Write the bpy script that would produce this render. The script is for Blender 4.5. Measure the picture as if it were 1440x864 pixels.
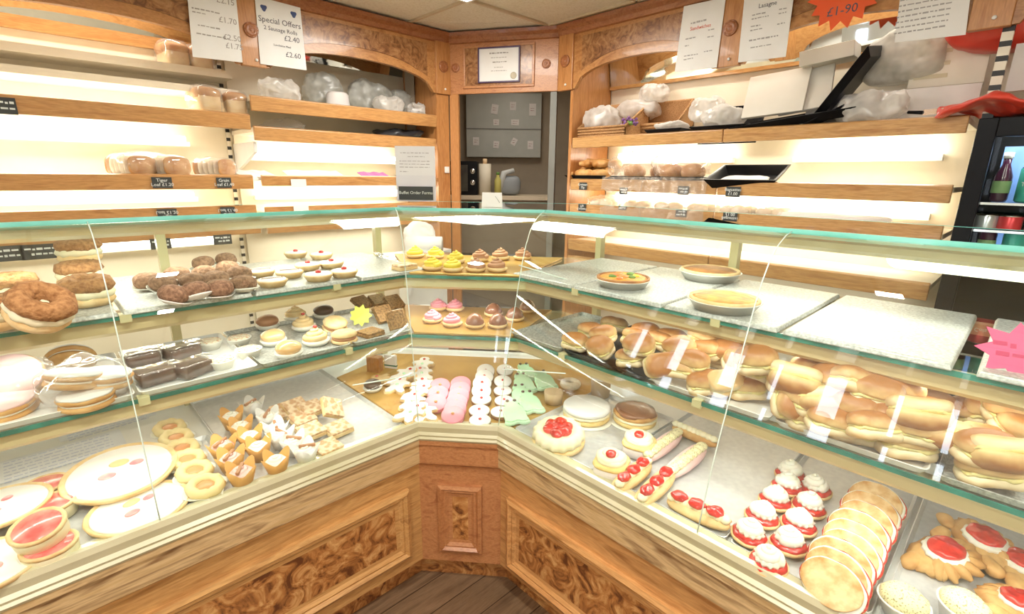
import bpy, bmesh, math, random
from mathutils import Vector, Matrix, noise, Euler
R = math.radians
for o in list(bpy.data.objects): bpy.data.objects.remove(o)
SC = bpy.context.scene
COL = SC.collection
# ---------------------------------------------------------------- camera
F_PX, PITCH, YAW, ROLL, CAM_H = 693.1, R(14.94), R(46.13), R(0.684), 1.5
_F = Vector((math.cos(YAW)*math.cos(PITCH), math.sin(YAW)*math.cos(PITCH), -math.sin(PITCH)))
_Rt = Vector((math.sin(YAW), -math.cos(YAW), 0)); _Up = _Rt.cross(_F)
_A = math.cos(ROLL)*_Rt + math.sin(ROLL)*_Up
_B = math.cos(ROLL)*_Up - math.sin(ROLL)*_Rt
cam_data = bpy.data.cameras.new('camera'); cam = bpy.data.objects.new('camera', cam_data); COL.objects.link(cam)
cam_data.sensor_width = 36; cam_data.lens = F_PX/1440*36; cam_data.clip_start = 0.02
cam.matrix_world = Matrix(((_A.x,_B.x,-_F.x,0),(_A.y,_B.y,-_F.y,0),(_A.z,_B.z,-_F.z,CAM_H),(0,0,0,1)))
SC.camera = cam
# ---------------------------------------------------------------- world, exposure
SC.view_settings.view_transform = 'Standard'; SC.view_settings.look = 'None'
SC.view_settings.gamma = 1.0; SC.view_settings.use_curve_mapping = False
SC.view_settings.exposure = 0.6
SC.cycles.transparent_max_bounces = 32; SC.cycles.max_bounces = 10; SC.cycles.use_denoising = True
SC.cycles.caustics_reflective = False; SC.cycles.caustics_refractive = False
SC.cycles.sample_clamp_indirect = 4.0
w = bpy.data.worlds.new('daylight'); SC.world = w; w.use_nodes = True
w.node_tree.nodes['Background'].inputs[0].default_value = (0.80, 0.88, 1.0, 1)
w.node_tree.nodes['Background'].inputs[1].default_value = 5.0

LP = {'shelf_glow': 0.3}
def area(name, loc, sx, sy, power, col=(1,1,1), rot=(0,0,0)):
    l = bpy.data.lights.new(name, 'AREA'); l.shape = 'RECTANGLE'; l.size = sx; l.size_y = sy; l.energy = power*LP.get(name,1.0); l.color = col
    o = bpy.data.objects.new(name, l); COL.objects.link(o); o.location = loc; o.rotation_euler = rot
    return o
CEIL = 2.35
WARM = (1.0, 0.93, 0.80)
CEIL_PANELS = [(1.47,1.89)]
DOWNLIGHTS = [(-0.35,0.45), (-0.35,-0.9), (0.55,-0.9), (0.45,0.35)]
for (x, y) in CEIL_PANELS: area('ceiling_lamp', (x, y, CEIL-0.03), 0.56, 0.56, 14, (1.0,0.96,0.88))
for (x, y) in DOWNLIGHTS: area('downlight_beam', (x, y, CEIL-0.012), 0.09, 0.09, 11, (1.0,0.95,0.86))

# ---------------------------------------------------------------- pixel -> point on the horizontal plane of a known surface
def ray(px, py): return (px-720)/F_PX*_A - (py-432)/F_PX*_B + _F
def at(px, py, z):
    d = ray(px, py); t = (z-CAM_H)/d.z; return Vector((d.x*t, d.y*t, z))
def onX(px, py, X):
    d = ray(px, py); t = X/d.x; return Vector((X, d.y*t, CAM_H+d.z*t))
def onY(px, py, Y):
    d = ray(px, py); t = Y/d.y; return Vector((d.x*t, Y, CAM_H+d.z*t))

# ---------------------------------------------------------------- materials
MATS = {}
def pm(name, c1, c2=None, scale=8, rough=0.55, bump=0.0, bscale=None, metal=0.0, spec=0.5, emit=None, sss=0.0, detail=3, coat=0.0, lo=0.35, hi=0.65, stretch=None, voro=False):
    if name in MATS: return MATS[name]
    m = bpy.data.materials.new(name); m.use_nodes = True; nt = m.node_tree; b = nt.nodes['Principled BSDF']
    b.inputs['Roughness'].default_value = rough; b.inputs['Metallic'].default_value = metal
    b.inputs['Specular IOR Level'].default_value = spec; b.inputs['Coat Weight'].default_value = coat
    if sss: b.inputs['Subsurface Weight'].default_value = sss; b.inputs['Subsurface Radius'].default_value = (0.01,0.006,0.004)
    tc = nt.nodes.new('ShaderNodeTexCoord'); mp = nt.nodes.new('ShaderNodeMapping')
    nt.links.new(tc.outputs['Object'], mp.inputs[0])
    if stretch: mp.inputs['Scale'].default_value = stretch
    if c2 is None: c2 = tuple(min(1, x*0.9) for x in c1)
    n = nt.nodes.new('ShaderNodeTexVoronoi' if voro else 'ShaderNodeTexNoise'); n.inputs['Scale'].default_value = scale
    if not voro: n.inputs['Detail'].default_value = detail
    nt.links.new(mp.outputs[0], n.inputs['Vector'])
    cr = nt.nodes.new('ShaderNodeValToRGB'); cr.color_ramp.elements[0].position = lo; cr.color_ramp.elements[1].position = hi
    cr.color_ramp.elements[0].color = (*c1,1); cr.color_ramp.elements[1].color = (*c2,1)
    nt.links.new(n.outputs[0], cr.inputs[0]); nt.links.new(cr.outputs[0], b.inputs['Base Color'])
    if bump:
        n2 = nt.nodes.new('ShaderNodeTexNoise'); n2.inputs['Scale'].default_value = bscale or scale*2; n2.inputs['Detail'].default_value = 4
        nt.links.new(mp.outputs[0], n2.inputs['Vector'])
        bn = nt.nodes.new('ShaderNodeBump'); bn.inputs['Strength'].default_value = bump; bn.inputs['Distance'].default_value = 0.004
        nt.links.new(n2.outputs[0], bn.inputs['Height']); nt.links.new(bn.outputs[0], b.inputs['Normal'])
    if emit: b.inputs['Emission Color'].default_value = (*emit[:3],1); b.inputs['Emission Strength'].default_value = emit[3]
    MATS[name] = m; return m

def wood(name, c1, c2, c3, axis='X', grain=7, dist=3.0, rough=0.35):
    m = bpy.data.materials.new(name); m.use_nodes = True; nt = m.node_tree; b = nt.nodes['Principled BSDF']
    b.inputs['Roughness'].default_value = rough; b.inputs['Coat Weight'].default_value = 0.15
    tc = nt.nodes.new('ShaderNodeTexCoord'); mp = nt.nodes.new('ShaderNodeMapping'); nt.links.new(tc.outputs['Object'], mp.inputs[0])
    s = {'X': (0.12,1,1), 'Y': (1,0.12,1), 'Z': (1,1,0.12), 'D': (0.5,0.5,1)}[axis]
    mp.inputs['Scale'].default_value = tuple(k*grain for k in s)
    n = nt.nodes.new('ShaderNodeTexNoise'); n.inputs['Scale'].default_value = 2.2; n.inputs['Detail'].default_value = 5; n.inputs['Distortion'].default_value = dist
    nt.links.new(mp.outputs[0], n.inputs['Vector'])
    cr = nt.nodes.new('ShaderNodeValToRGB'); e = cr.color_ramp.elements
    e[0].position = 0.3; e[0].color = (*c1,1); e[1].position = 0.72; e[1].color = (*c3,1)
    k = cr.color_ramp.elements.new(0.5); k.color = (*c2,1)
    nt.links.new(n.outputs[0], cr.inputs[0])
    f = nt.nodes.new('ShaderNodeTexNoise'); f.inputs['Scale'].default_value = 30; f.inputs['Detail'].default_value = 3
    nt.links.new(mp.outputs[0], f.inputs['Vector'])
    mx = nt.nodes.new('ShaderNodeMixRGB'); mx.blend_type = 'MULTIPLY'; mx.inputs[0].default_value = 0.35
    cr2 = nt.nodes.new('ShaderNodeValToRGB'); cr2.color_ramp.elements[0].position = 0.35; cr2.color_ramp.elements[0].color = (0.55,0.45,0.35,1); cr2.color_ramp.elements[1].position = 0.6
    nt.links.new(f.outputs[0], cr2.inputs[0]); nt.links.new(cr.outputs[0], mx.inputs[1]); nt.links.new(cr2.outputs[0], mx.inputs[2])
    nt.links.new(mx.outputs[0], b.inputs['Base Color'])
    bn = nt.nodes.new('ShaderNodeBump'); bn.inputs['Strength'].default_value = 0.12; bn.inputs['Distance'].default_value = 0.002
    nt.links.new(f.outputs[0], bn.inputs['Height']); nt.links.new(bn.outputs[0], b.inputs['Normal'])
    MATS[name] = m; return m

def glassy(name, tint=(0.97,0.995,0.98), gloss=(1,1,1), base=0.0, rough=0.0, diff=None, dw=0.0, fres=1.5):
    """clear sheet: transparent + fresnel-weighted glossy (+ a little diffuse for film)"""
    m = bpy.data.materials.new(name); m.use_nodes = True; nt = m.node_tree; nt.nodes.remove(nt.nodes['Principled BSDF'])
    out = nt.nodes['Material Output']
    t = nt.nodes.new('ShaderNodeBsdfTransparent'); t.inputs[0].default_value = (*tint,1)
    g = nt.nodes.new('ShaderNodeBsdfGlossy'); g.inputs['Roughness'].default_value = rough; g.inputs[0].default_value = (*gloss,1)
    fr = nt.nodes.new('ShaderNodeFresnel'); fr.inputs[0].default_value = 1.45
    ma = nt.nodes.new('ShaderNodeMath'); ma.operation = 'MULTIPLY_ADD'; ma.inputs[1].default_value = fres; ma.inputs[2].default_value = base
    ge = nt.nodes.new('ShaderNodeNewGeometry'); iv = nt.nodes.new('ShaderNodeMath'); iv.operation='SUBTRACT'; iv.inputs[0].default_value=1.0; nt.links.new(ge.outputs['Backfacing'], iv.inputs[1])
    mu = nt.nodes.new('ShaderNodeMath'); mu.operation='MULTIPLY'; nt.links.new(fr.outputs[0], mu.inputs[0]); nt.links.new(iv.outputs[0], mu.inputs[1])
    nt.links.new(mu.outputs[0], ma.inputs[0])
    mx = nt.nodes.new('ShaderNodeMixShader'); nt.links.new(ma.outputs[0], mx.inputs[0]); nt.links.new(t.outputs[0], mx.inputs[1]); nt.links.new(g.outputs[0], mx.inputs[2])
    last = mx
    if diff:
        d = nt.nodes.new('ShaderNodeBsdfDiffuse'); d.inputs[0].default_value = (*diff,1)
        tl = nt.nodes.new('ShaderNodeBsdfTranslucent'); tl.inputs[0].default_value = (*diff,1)
        ad = nt.nodes.new('ShaderNodeMixShader'); ad.inputs[0].default_value = 0.4; nt.links.new(d.outputs[0], ad.inputs[1]); nt.links.new(tl.outputs[0], ad.inputs[2])
        tc = nt.nodes.new('ShaderNodeTexCoord'); nz = nt.nodes.new('ShaderNodeTexNoise'); nz.inputs['Scale'].default_value = 14; nt.links.new(tc.outputs['Object'], nz.inputs['Vector'])
        mr = nt.nodes.new('ShaderNodeMapRange'); mr.inputs[1].default_value = 0.3; mr.inputs[2].default_value = 0.75; mr.inputs[3].default_value = dw*0.6; mr.inputs[4].default_value = min(1,dw*1.5)
        nt.links.new(nz.outputs[0], mr.inputs[0])
        m2 = nt.nodes.new('ShaderNodeMixShader'); nt.links.new(mr.outputs[0], m2.inputs[0]); nt.links.new(mx.outputs[0], m2.inputs[1]); nt.links.new(ad.outputs[0], m2.inputs[2])
        bn = nt.nodes.new('ShaderNodeBump'); bn.inputs['Strength'].default_value = 0.8; bn.inputs['Distance'].default_value = 0.01
        nt.links.new(nz.outputs[0], bn.inputs['Height']); nt.links.new(bn.outputs[0], g.inputs['Normal'])
        last = m2
    nt.links.new(last.outputs[0], out.inputs[0]); MATS[name] = m; return m

def baked(name, side, top, z0, z1, rough=0.45):
    m=pm(name, side, side, rough=rough, bump=0.25, bscale=40); nt=m.node_tree; b=nt.nodes['Principled BSDF']
    tc=nt.nodes.new('ShaderNodeTexCoord'); sp=nt.nodes.new('ShaderNodeSeparateXYZ'); nt.links.new(tc.outputs['Object'],sp.inputs[0])
    n=nt.nodes.new('ShaderNodeTexNoise'); n.inputs['Scale'].default_value=28; nt.links.new(tc.outputs['Object'],n.inputs['Vector'])
    a=nt.nodes.new('ShaderNodeMath'); a.operation='MULTIPLY_ADD'; a.inputs[1].default_value=(z1-z0)*1.4; nt.links.new(n.outputs[0],a.inputs[0]); nt.links.new(sp.outputs['Z'],a.inputs[2])
    mr=nt.nodes.new('ShaderNodeMapRange'); mr.inputs[1].default_value=z0+(z1-z0)*0.7; mr.inputs[2].default_value=z1+(z1-z0)*0.7; nt.links.new(a.outputs[0],mr.inputs[0])
    mx=nt.nodes.new('ShaderNodeMixRGB'); mx.inputs[1].default_value=(*side,1); mx.inputs[2].default_value=(*top,1); nt.links.new(mr.outputs[0],mx.inputs[0]); nt.links.new(mx.outputs[0],b.inputs['Base Color']); return m

OAKX = wood('oak_along_x', (0.58,0.30,0.105), (0.68,0.39,0.15), (0.42,0.20,0.065), 'X')
OAKMX = wood('moulding_oak_x', (0.62,0.42,0.20), (0.70,0.50,0.27), (0.26,0.14,0.06), 'X', grain=6, dist=4.5)
OAKMY = wood('moulding_oak_y', (0.62,0.42,0.20), (0.70,0.50,0.27), (0.26,0.14,0.06), 'Y', grain=6, dist=4.5)
OAKY = wood('oak_along_y', (0.60,0.29,0.10), (0.70,0.38,0.15), (0.42,0.19,0.06), 'Y')
OAKZ = wood('oak_upright', (0.50,0.22,0.07), (0.56,0.26,0.09), (0.43,0.17,0.05), 'Z')
OAKD = wood('oak_reddish', (0.48,0.20,0.08), (0.56,0.26,0.11), (0.40,0.15,0.06), 'D')
REDW = wood('crown_wood', (0.36,0.12,0.045), (0.42,0.16,0.06), (0.28,0.09,0.03), 'D')
LIPX = wood('shelf_lip_oak', (0.54,0.26,0.085), (0.62,0.33,0.12), (0.44,0.19,0.06), 'X')
LIPY = wood('shelf_lip_oak_y', (0.54,0.28,0.09), (0.63,0.36,0.14), (0.45,0.21,0.065), 'Y')
def burl(name, a, b_, c, sc=13, dist=2.2):
    m = pm(name, a, c, scale=sc, rough=0.3, coat=0.2, detail=9); nt=m.node_tree
    for n in nt.nodes:
        if n.type=='TEX_NOISE': n.inputs['Distortion'].default_value=dist; n.inputs['Roughness'].default_value=0.62
        if n.type=='VALTORGB':
            e=n.color_ramp.elements; e[0].position=0.36; e[1].position=0.66; k=e.new(0.5); k.color=(*b_,1)
    return m
BURL = burl('burl_veneer', (0.13,0.04,0.012), (0.46,0.19,0.055), (0.72,0.42,0.17))
BURL2 = burl('burl_veneer_pelmet', (0.15,0.055,0.018), (0.32,0.14,0.05), (0.46,0.24,0.10), sc=15)
PLANK = wood('dark_floor_plank', (0.19,0.115,0.065), (0.28,0.18,0.105), (0.12,0.07,0.04), 'X', grain=9, dist=1.2, rough=0.3)
CREAM = pm('cream_metal', (0.66,0.61,0.35), (0.61,0.56,0.31), rough=0.25, spec=0.6, coat=0.4)
CREAM2 = pm('cream_rail_pale', (0.58,0.54,0.34), (0.64,0.60,0.42), rough=0.3, coat=0.4)
SHELFRAIL = pm('shelf_rail_enamel', (0.66,0.54,0.30), (0.62,0.51,0.28), rough=0.35)
WHITE = pm('white_enamel', (0.86,0.85,0.82), (0.82,0.81,0.78), rough=0.35)
SHELFW = pm('cream_shelf_metal', (0.88,0.80,0.66), (0.84,0.77,0.62), rough=0.45)
GLASS = glassy('clear_glass')
TOPGLASS = glassy('top_glass', tint=(0.90,0.97,0.94), base=0.05)
EDGE = pm('green_glass_edge', (0.02,0.16,0.12), (0.03,0.26,0.20), scale=14, rough=0.1, spec=0.8, lo=0.4, hi=0.6)
EDGET = pm('turquoise_glass_edge', (0.18,0.62,0.52), (0.30,0.80,0.72), scale=6, rough=0.1, spec=0.8)
EDGEC = pm('pale_glass_edge', (0.75,0.85,0.78), rough=0.15)
SILVER = pm('stippled_aluminium', (0.40,0.41,0.39), (0.66,0.67,0.64), scale=150, rough=0.4, metal=0.35, bump=0.25, bscale=400, voro=False)
SILVER2 = pm('brushed_deck_tin', (0.60,0.61,0.63), (0.68,0.69,0.70), scale=60, rough=0.36, metal=0.35, bump=0.1, bscale=300)
GOLD = pm('gold_board', (0.62,0.38,0.10), (0.56,0.32,0.08), rough=0.35, metal=0.3)
CHROME = pm('chrome', (0.75,0.76,0.78), (0.7,0.7,0.72), rough=0.12, metal=1)
PAPER = pm('white_paper', (0.82,0.80,0.78), (0.86,0.85,0.84), rough=0.8)
BLACK = pm('black_plastic', (0.006,0.006,0.007), (0.010,0.010,0.011), rough=0.35, spec=0.12)
OAKP = wood('pelmet_oak', (0.46,0.20,0.065), (0.54,0.26,0.09), (0.36,0.14,0.04), 'D', grain=5)
SLATE = pm('black_slate_card', (0.03,0.035,0.035), (0.05,0.055,0.055), rough=0.6)
INK = pm('printed_ink', (0.09,0.08,0.10), (0.13,0.12,0.15), rough=0.8)
CHALK = pm('chalk_lettering', (0.8,0.85,0.83), rough=0.9)
REDINK = pm('red_ink', (0.7,0.10,0.05), rough=0.8)
FILM = glassy('clear_film', tint=(0.97,0.97,0.97), base=0.06, rough=0.12, diff=(0.9,0.9,0.9), dw=0.10, fres=1.0)
FILM2 = glassy('tight_clear_film', tint=(0.97,0.97,0.97), rough=0.08, diff=(0.9,0.9,0.9), dw=0.02, fres=2.5)
DOORG = glassy('fridge_door_glass', fres=0.25)
BAGW = glassy('white_carrier_film', tint=(0.95,0.93,0.90), base=0.12, rough=0.3, diff=(0.92,0.89,0.85), dw=0.75)
BAGG = glassy('grey_refuse_film', tint=(0.7,0.7,0.68), base=0.04, rough=0.3, diff=(0.80,0.80,0.75), dw=0.62)
TUBE = pm('lit_tube', (1,1,1), (1,1,1), emit=(1.0,0.95,0.82,7.0))
TUBE2 = pm('reflection_glow', (1,0.98,0.85), (1,0.98,0.85), emit=(1.0,0.97,0.78,1.0), rough=0.4)  # glow standing in for a ceiling light reflected in the case glass

# ---------------------------------------------------------------- mesh builder
class M:
    def __init__(s): s.v=[]; s.f=[]; s.sm=[]; s.mi=[]
    def add(s, v, f, smooth=False, mat=0):
        b=len(s.v); s.v += [Vector(p) for p in v]; s.f += [tuple(i+b for i in q) for q in f]; s.sm += [smooth]*len(f); s.mi += [mat]*len(f); return s
    def box(s, x0,x1,y0,y1,z0,z1, mat=0):
        v=[(x0,y0,z0),(x1,y0,z0),(x1,y1,z0),(x0,y1,z0),(x0,y0,z1),(x1,y0,z1),(x1,y1,z1),(x0,y1,z1)]
        return s.add(v, [(3,2,1,0),(4,5,6,7),(0,1,5,4),(1,2,6,5),(2,3,7,6),(3,0,4,7)], False, mat)
    def hexa(s, bot, top, mat=0):
        n=len(bot); v=list(bot)+list(top); f=[tuple(range(n-1,-1,-1)), tuple(range(n,2*n))]+[(i,(i+1)%n,(i+1)%n+n,i+n) for i in range(n)]
        return s.add(v,f,False,mat)
    def prism(s, poly, z0, z1, mat=0): return s.hexa([(x,y,z0) for x,y in poly], [(x,y,z1) for x,y in poly], mat)
    def lathe(s, prof, n=24, cx=0, cy=0, z=0, sx=1, sy=1, wob=None, mat=0, smooth=True, cap=True):
        v=[];f=[]; k=len(prof)
        for j in range(n):
            a=2*math.pi*j/n
            for i,(r,h) in enumerate(prof):
                q = r*(wob(a,i) if wob else 1); v.append((cx+q*sx*math.cos(a), cy+q*sy*math.sin(a), z+h))
        for j in range(n):
            j2=(j+1)%n
            for i in range(k-1): f.append((j*k+i, j2*k+i, j2*k+i+1, j*k+i+1))
        if cap and prof[0][0]>1e-5: f.append(tuple(j*k for j in range(n-1,-1,-1)))
        if cap and prof[-1][0]>1e-5: f.append(tuple(j*k+k-1 for j in range(n)))
        return s.add(v,f,smooth,mat)
    def tube(s, pts, r, n=8, closed=False, mat=0, flat=1.0):
        pts=[Vector(p) for p in pts]; m=len(pts); rr = r if isinstance(r,(list,tuple)) else [r]*m; v=[];f=[]; up=None
        for i,p in enumerate(pts):
            a = pts[(i-1)%m] if (closed or i>0) else p; b = pts[(i+1)%m] if (closed or i<m-1) else p
            d=(b-a); d = d.normalized() if d.length>1e-9 else Vector((0,0,1))
            if up is None: up = Vector((0,0,1)) if abs(d.z)<0.9 else Vector((1,0,0))
            sd=d.cross(up); sd = sd.normalized() if sd.length>1e-6 else Vector((1,0,0)); u2=sd.cross(d).normalized(); up=u2
            for j in range(n):
                t=2*math.pi*j/n; v.append(p+rr[i]*(math.cos(t)*sd+math.sin(t)*flat*u2))
        for i in range(m if closed else m-1):
            i2=(i+1)%m
            for j in range(n): j2=(j+1)%n; f.append((i*n+j,i*n+j2,i2*n+j2,i2*n+j))
        if not closed: f.append(tuple(range(n-1,-1,-1))); f.append(tuple((m-1)*n+j for j in range(n)))
        return s.add(v,f,True,mat)
    def blob(s, cx,cy,cz, rx,ry,rz, e1=1.0, e2=1.0, nu=16, nv=9, mat=0):
        sg=lambda x,e: math.copysign(abs(x)**e, x); v=[(cx,cy,cz-rz)];f=[]
        for i in range(1,nv):
            ph=-math.pi/2+math.pi*i/nv
            for j in range(nu):
                th=2*math.pi*j/nu; v.append((cx+rx*sg(math.cos(ph),e1)*sg(math.cos(th),e2), cy+ry*sg(math.cos(ph),e1)*sg(math.sin(th),e2), cz+rz*sg(math.sin(ph),e1)))
        v.append((cx,cy,cz+rz)); T=len(v)-1
        for j in range(nu):
            j2=(j+1)%nu; f.append((0,1+j2,1+j)); f.append((T,1+(nv-2)*nu+j,1+(nv-2)*nu+j2))
            for i in range(nv-2): a=1+i*nu; f.append((a+j,a+j2,a+nu+j2,a+nu+j))
        return s.add(v,f,True,mat)
    def noise(s, amp, freq, seed=0, start=0):
        o=Vector((seed*7.3,seed*3.1,seed*5.7))
        for i in range(start,len(s.v)): s.v[i] = s.v[i]+amp*noise.noise_vector(s.v[i]*freq+o)
        return s
    def xf(s, loc=(0,0,0), rot=(0,0,0), sc=1, start=0):
        m = Matrix.Translation(loc) @ Euler(rot).to_matrix().to_4x4() @ Matrix.Diagonal((sc,sc,sc,1) if not isinstance(sc,tuple) else (*sc,1))
        for i in range(start,len(s.v)): s.v[i]=m@s.v[i]
        return s
    def build(s, name, mats, parent=None, bevel=0):
        me=bpy.data.meshes.new(name); me.from_pydata(s.v,[],s.f); mats = mats if isinstance(mats,(list,tuple)) else [mats]
        for m in mats: me.materials.append(m)
        me.polygons.foreach_set('use_smooth', s.sm); me.polygons.foreach_set('material_index', s.mi)
        bm=bmesh.new(); bm.from_mesh(me); bmesh.ops.recalc_face_normals(bm, faces=bm.faces); bm.to_mesh(me); bm.free(); me.update()
        o=bpy.data.objects.new(name, me); COL.objects.link(o)
        if parent: o.parent=parent
        if bevel:
            b=o.modifiers.new('bevel','BEVEL'); b.width=bevel; b.segments=2; b.limit_method='ANGLE'
        return o

USED=set()
def tag(o, label, cat, group=None, kind=None):
    o['label']=label; o['category']=cat
    if group: o['group']=group
    if kind: o['kind']=kind
    return o
def thing(name, label, cat, loc=(0,0,0), rot=0, group=None):
    o=bpy.data.objects.new(name,None); COL.objects.link(o); o.empty_display_size=0.02; o.location=loc
    o.rotation_euler = rot if isinstance(rot,tuple) else (0,0,rot)
    return tag(o,label,cat,group)
def struct(name, mb, mat, bevel=0):
    o=mb.build(name,mat,None,bevel); o['kind']='structure'; return o
def copy_tree(o, parent=None):
    c=o.copy(); COL.objects.link(c)
    if parent: c.parent=parent
    for ch in list(o.children):
        copy_tree(ch,c)
    return c
def lettering(txt, size, mat, parent, loc=(0,0,0), rot=(0,0,0), name='lettering', align='CENTER', depth=0.0004):
    cu=bpy.data.curves.new(name,'FONT'); cu.body=txt; cu.size=size; cu.align_x=align; cu.align_y='CENTER'; cu.extrude=depth; cu.resolution_u=2
    t=bpy.data.objects.new(name,cu); COL.objects.link(t)
    bpy.context.view_layer.update()
    me=bpy.data.meshes.new_from_object(t.evaluated_get(bpy.context.evaluated_depsgraph_get())); bpy.data.objects.remove(t)
    me.materials.clear(); me.materials.append(mat)
    o=bpy.data.objects.new(name,me); COL.objects.link(o); o.parent=parent; o.location=loc; o.rotation_euler=rot
    return o
def marks(name, lines, mat, parent, loc=(0,0,0), rot=(0,0,0)):
    """rows of small handwriting strokes: lines = (x0, x1, y, height)"""
    mb=M(); rnd=random.Random(len(lines)*7+1)
    for (x0,x1,y,h) in lines:
        x=x0
        while x<x1-0.002:
            wd=min(x1-x, rnd.uniform(0.006,0.02))
            mb.box(x,x+wd,y-h/2*rnd.uniform(0.5,1),y+h/2*rnd.uniform(0.5,1),0,0.0004); x+=wd+0.004
    o=mb.build(name,mat,parent); o.location=loc; o.rotation_euler=rot; return o

# ---------------------------------------------------------------- plan of the L-shaped counter: offsets from the front line of the glass case
YL, XR = 1.315, 1.008
NX, NY, K0 = 0.7496, 0.6618, 1.4902
def corner_left(o):  y=YL+o; return ((K0+o-NY*y)/NX, y)
def corner_right(o): x=XR+o; return (x, (K0+o-NX*x)/NY)
X_END, Y_END = -0.75, -0.75
def run(unit, o, which):
    if unit=='L': return (X_END, YL+o) if which==0 else corner_left(o)
    if unit=='C': return corner_left(o) if which==0 else corner_right(o)
    return corner_right(o) if which==0 else (XR+o, Y_END)
def sweep(mb, unit, prof, smooth=False, mat=0, a=None, b=None):
    """closed profile of (offset, z) swept along one counter unit; a, b override the ends along the run"""
    n=len(prof); v=[]
    for which,ov in ((0,a),(1,b)):
        for (o,z) in prof:
            p=run(unit,o,which)
            if ov is not None: p=(ov,p[1]) if unit=='L' else (p[0],ov)
            v.append((p[0],p[1],z))
    f=[(i,(i+1)%n,(i+1)%n+n,i+n) for i in range(n)]+[tuple(range(n-1,-1,-1)),tuple(range(n,2*n))]
    return mb.add(v,f,smooth,mat)
def rect(o0,o1,z0,z1): return [(o0,z0),(o1,z0),(o1,z1),(o0,z1)]
FACET = math.atan2(1.110-1.315, 1.008-0.827)
# ================================================================ THE ROOM
m=M(); m.box(-3.0,6,-3.0,6,-0.05,0.0); 
def _planks():
    nt=PLANK.node_tree; b=nt.nodes['Principled BSDF']; src=b.inputs['Base Color'].links[0].from_socket
    tc=nt.nodes.new('ShaderNodeTexCoord'); br=nt.nodes.new('ShaderNodeTexBrick'); br.inputs['Scale'].default_value=1.0; br.inputs['Brick Width'].default_value=1.2; br.inputs['Row Height'].default_value=0.12; br.inputs['Mortar Size'].default_value=0.002
    br.inputs['Color1'].default_value=(1,1,1,1); br.inputs['Color2'].default_value=(0.62,0.6,0.58,1); br.inputs['Mortar'].default_value=(0.15,0.12,0.1,1)
    nt.links.new(tc.outputs['Object'],br.inputs['Vector']); mx=nt.nodes.new('ShaderNodeMixRGB'); mx.blend_type='MULTIPLY'; mx.inputs[0].default_value=1
    nt.links.new(src,mx.inputs[1]); nt.links.new(br.outputs['Color'],mx.inputs[2]); nt.links.new(mx.outputs[0],b.inputs['Base Color'])
_planks()
struct('floor', m, PLANK)
TILE = pm('ceiling_tile_speckle', (0.80,0.75,0.64), (0.70,0.64,0.52), scale=90, rough=0.9, lo=0.45, hi=0.7)
m=M(); m.box(-2.4,3.2,-2.4,3.2,CEIL+0.012,CEIL+0.06); struct('ceiling', m, TILE)
GRID = pm('ceiling_grid_metal', (0.66,0.55,0.40), (0.60,0.48,0.34), rough=0.6)
m=M()
for i in range(-4,6):
    x=0.57+0.6*i+0.6; m.box(x-0.008,x+0.008,-2.4,3.2,CEIL,CEIL+0.014)
    y=0.39+0.6*i+1.2; m.box(-2.4,3.2,y-0.008,y+0.008,CEIL,CEIL+0.014)
struct('trim_1', m, GRID)
PANEL = pm('ceiling_light_diffuser', (1,1,1), (1,1,1), emit=(1,0.96,0.86,5.0))
first=True
for k,(x,y) in enumerate(CEIL_PANELS):
    where = ['at the top of the frame over the corner counter'][k]
    t=thing('ceiling_light','square flat white ceiling light '+where,'ceiling light',(x,y,CEIL-0.012),0,'ceiling lights')
    a=M(); a.box(-0.275,0.275,-0.275,0.275,0.0,0.012); a.build('diffuser',PANEL,t)
    b=M()
    for s_ in (-1,1): b.box(-0.292,0.292,s_*0.284-0.008,s_*0.284+0.008,-0.002,0.012); b.box(s_*0.284-0.008,s_*0.284+0.008,-0.276,0.276,-0.002,0.012)
    b.build('frame',WHITE,t)
for k,(x,y) in enumerate(DOWNLIGHTS):
    t=thing('recessed_downlight','small round recessed downlight over the customer side, '+['nearest the left counter','nearest the shop window','nearest the right end','nearest the corner'][k],'downlight',(x,y,CEIL-0.008),0,'recessed downlights')
    a=M(); a.lathe([(0.06,0),(0.075,0.0),(0.078,0.006),(0.06,0.008)],28); a.build('ring',CHROME,t); a=M(); a.lathe([(0,0.004),(0.06,0.004),(0.06,0.007),(0,0.007)],24); a.build('lens',PANEL,t)
WALLC = pm('cream_wall_paint', (0.80,0.70,0.54), (0.76,0.66,0.50), rough=0.8)
WALLB = pm('shelving_back_wall', (0.90,0.82,0.66), (0.86,0.78,0.62), rough=0.6)
YW, XW = 3.15, 2.82
m=M(); m.box(-2.4,2.08,YW,YW+0.1,0,2.45); struct('wall_left', m, WALLB)
m=M(); m.box(XW,XW+0.1,-2.4,2.08,0,2.45); struct('wall_right', m, WALLB)
m=M(); m.box(-1.12,3.0,-2.5,-2.4,0,2.45); struct('wall_near', m, WALLC)
# street side wall with a shop window behind the customer
m=M(); XS=-1.0
m.box(XS-0.12,XS,-2.4,3.2,0,1.33); m.box(XS-0.12,XS,-2.4,3.2,2.22,2.45); m.box(XS-0.12,XS,-2.4,-1.7,1.33,2.22); m.box(XS-0.12,XS,2.4,3.2,1.33,2.22)
struct('wall_street', m, WALLC)
m=M()
for (y,hw) in ((-1.32,0.38),(-0.765,0.03),(-0.55,0.05),(-0.355,0.02),(-0.10,0.17),(0.20,0.10),(0.45,0.12),(0.80,0.12),(1.06,0.10),(1.42,0.14),(1.78,0.12),(2.2,0.22)): m.box(XS-0.08,XS-0.02,y-hw,y+hw,1.33,2.22)
for z in (1.33,1.52,1.95,2.16): m.box(XS-0.081,XS-0.019,-1.7,2.4,z,z+0.06)
m2=pm('white_window_frame',(0.55,0.52,0.5),rough=0.5); struct('window_1', m, m2)

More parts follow.
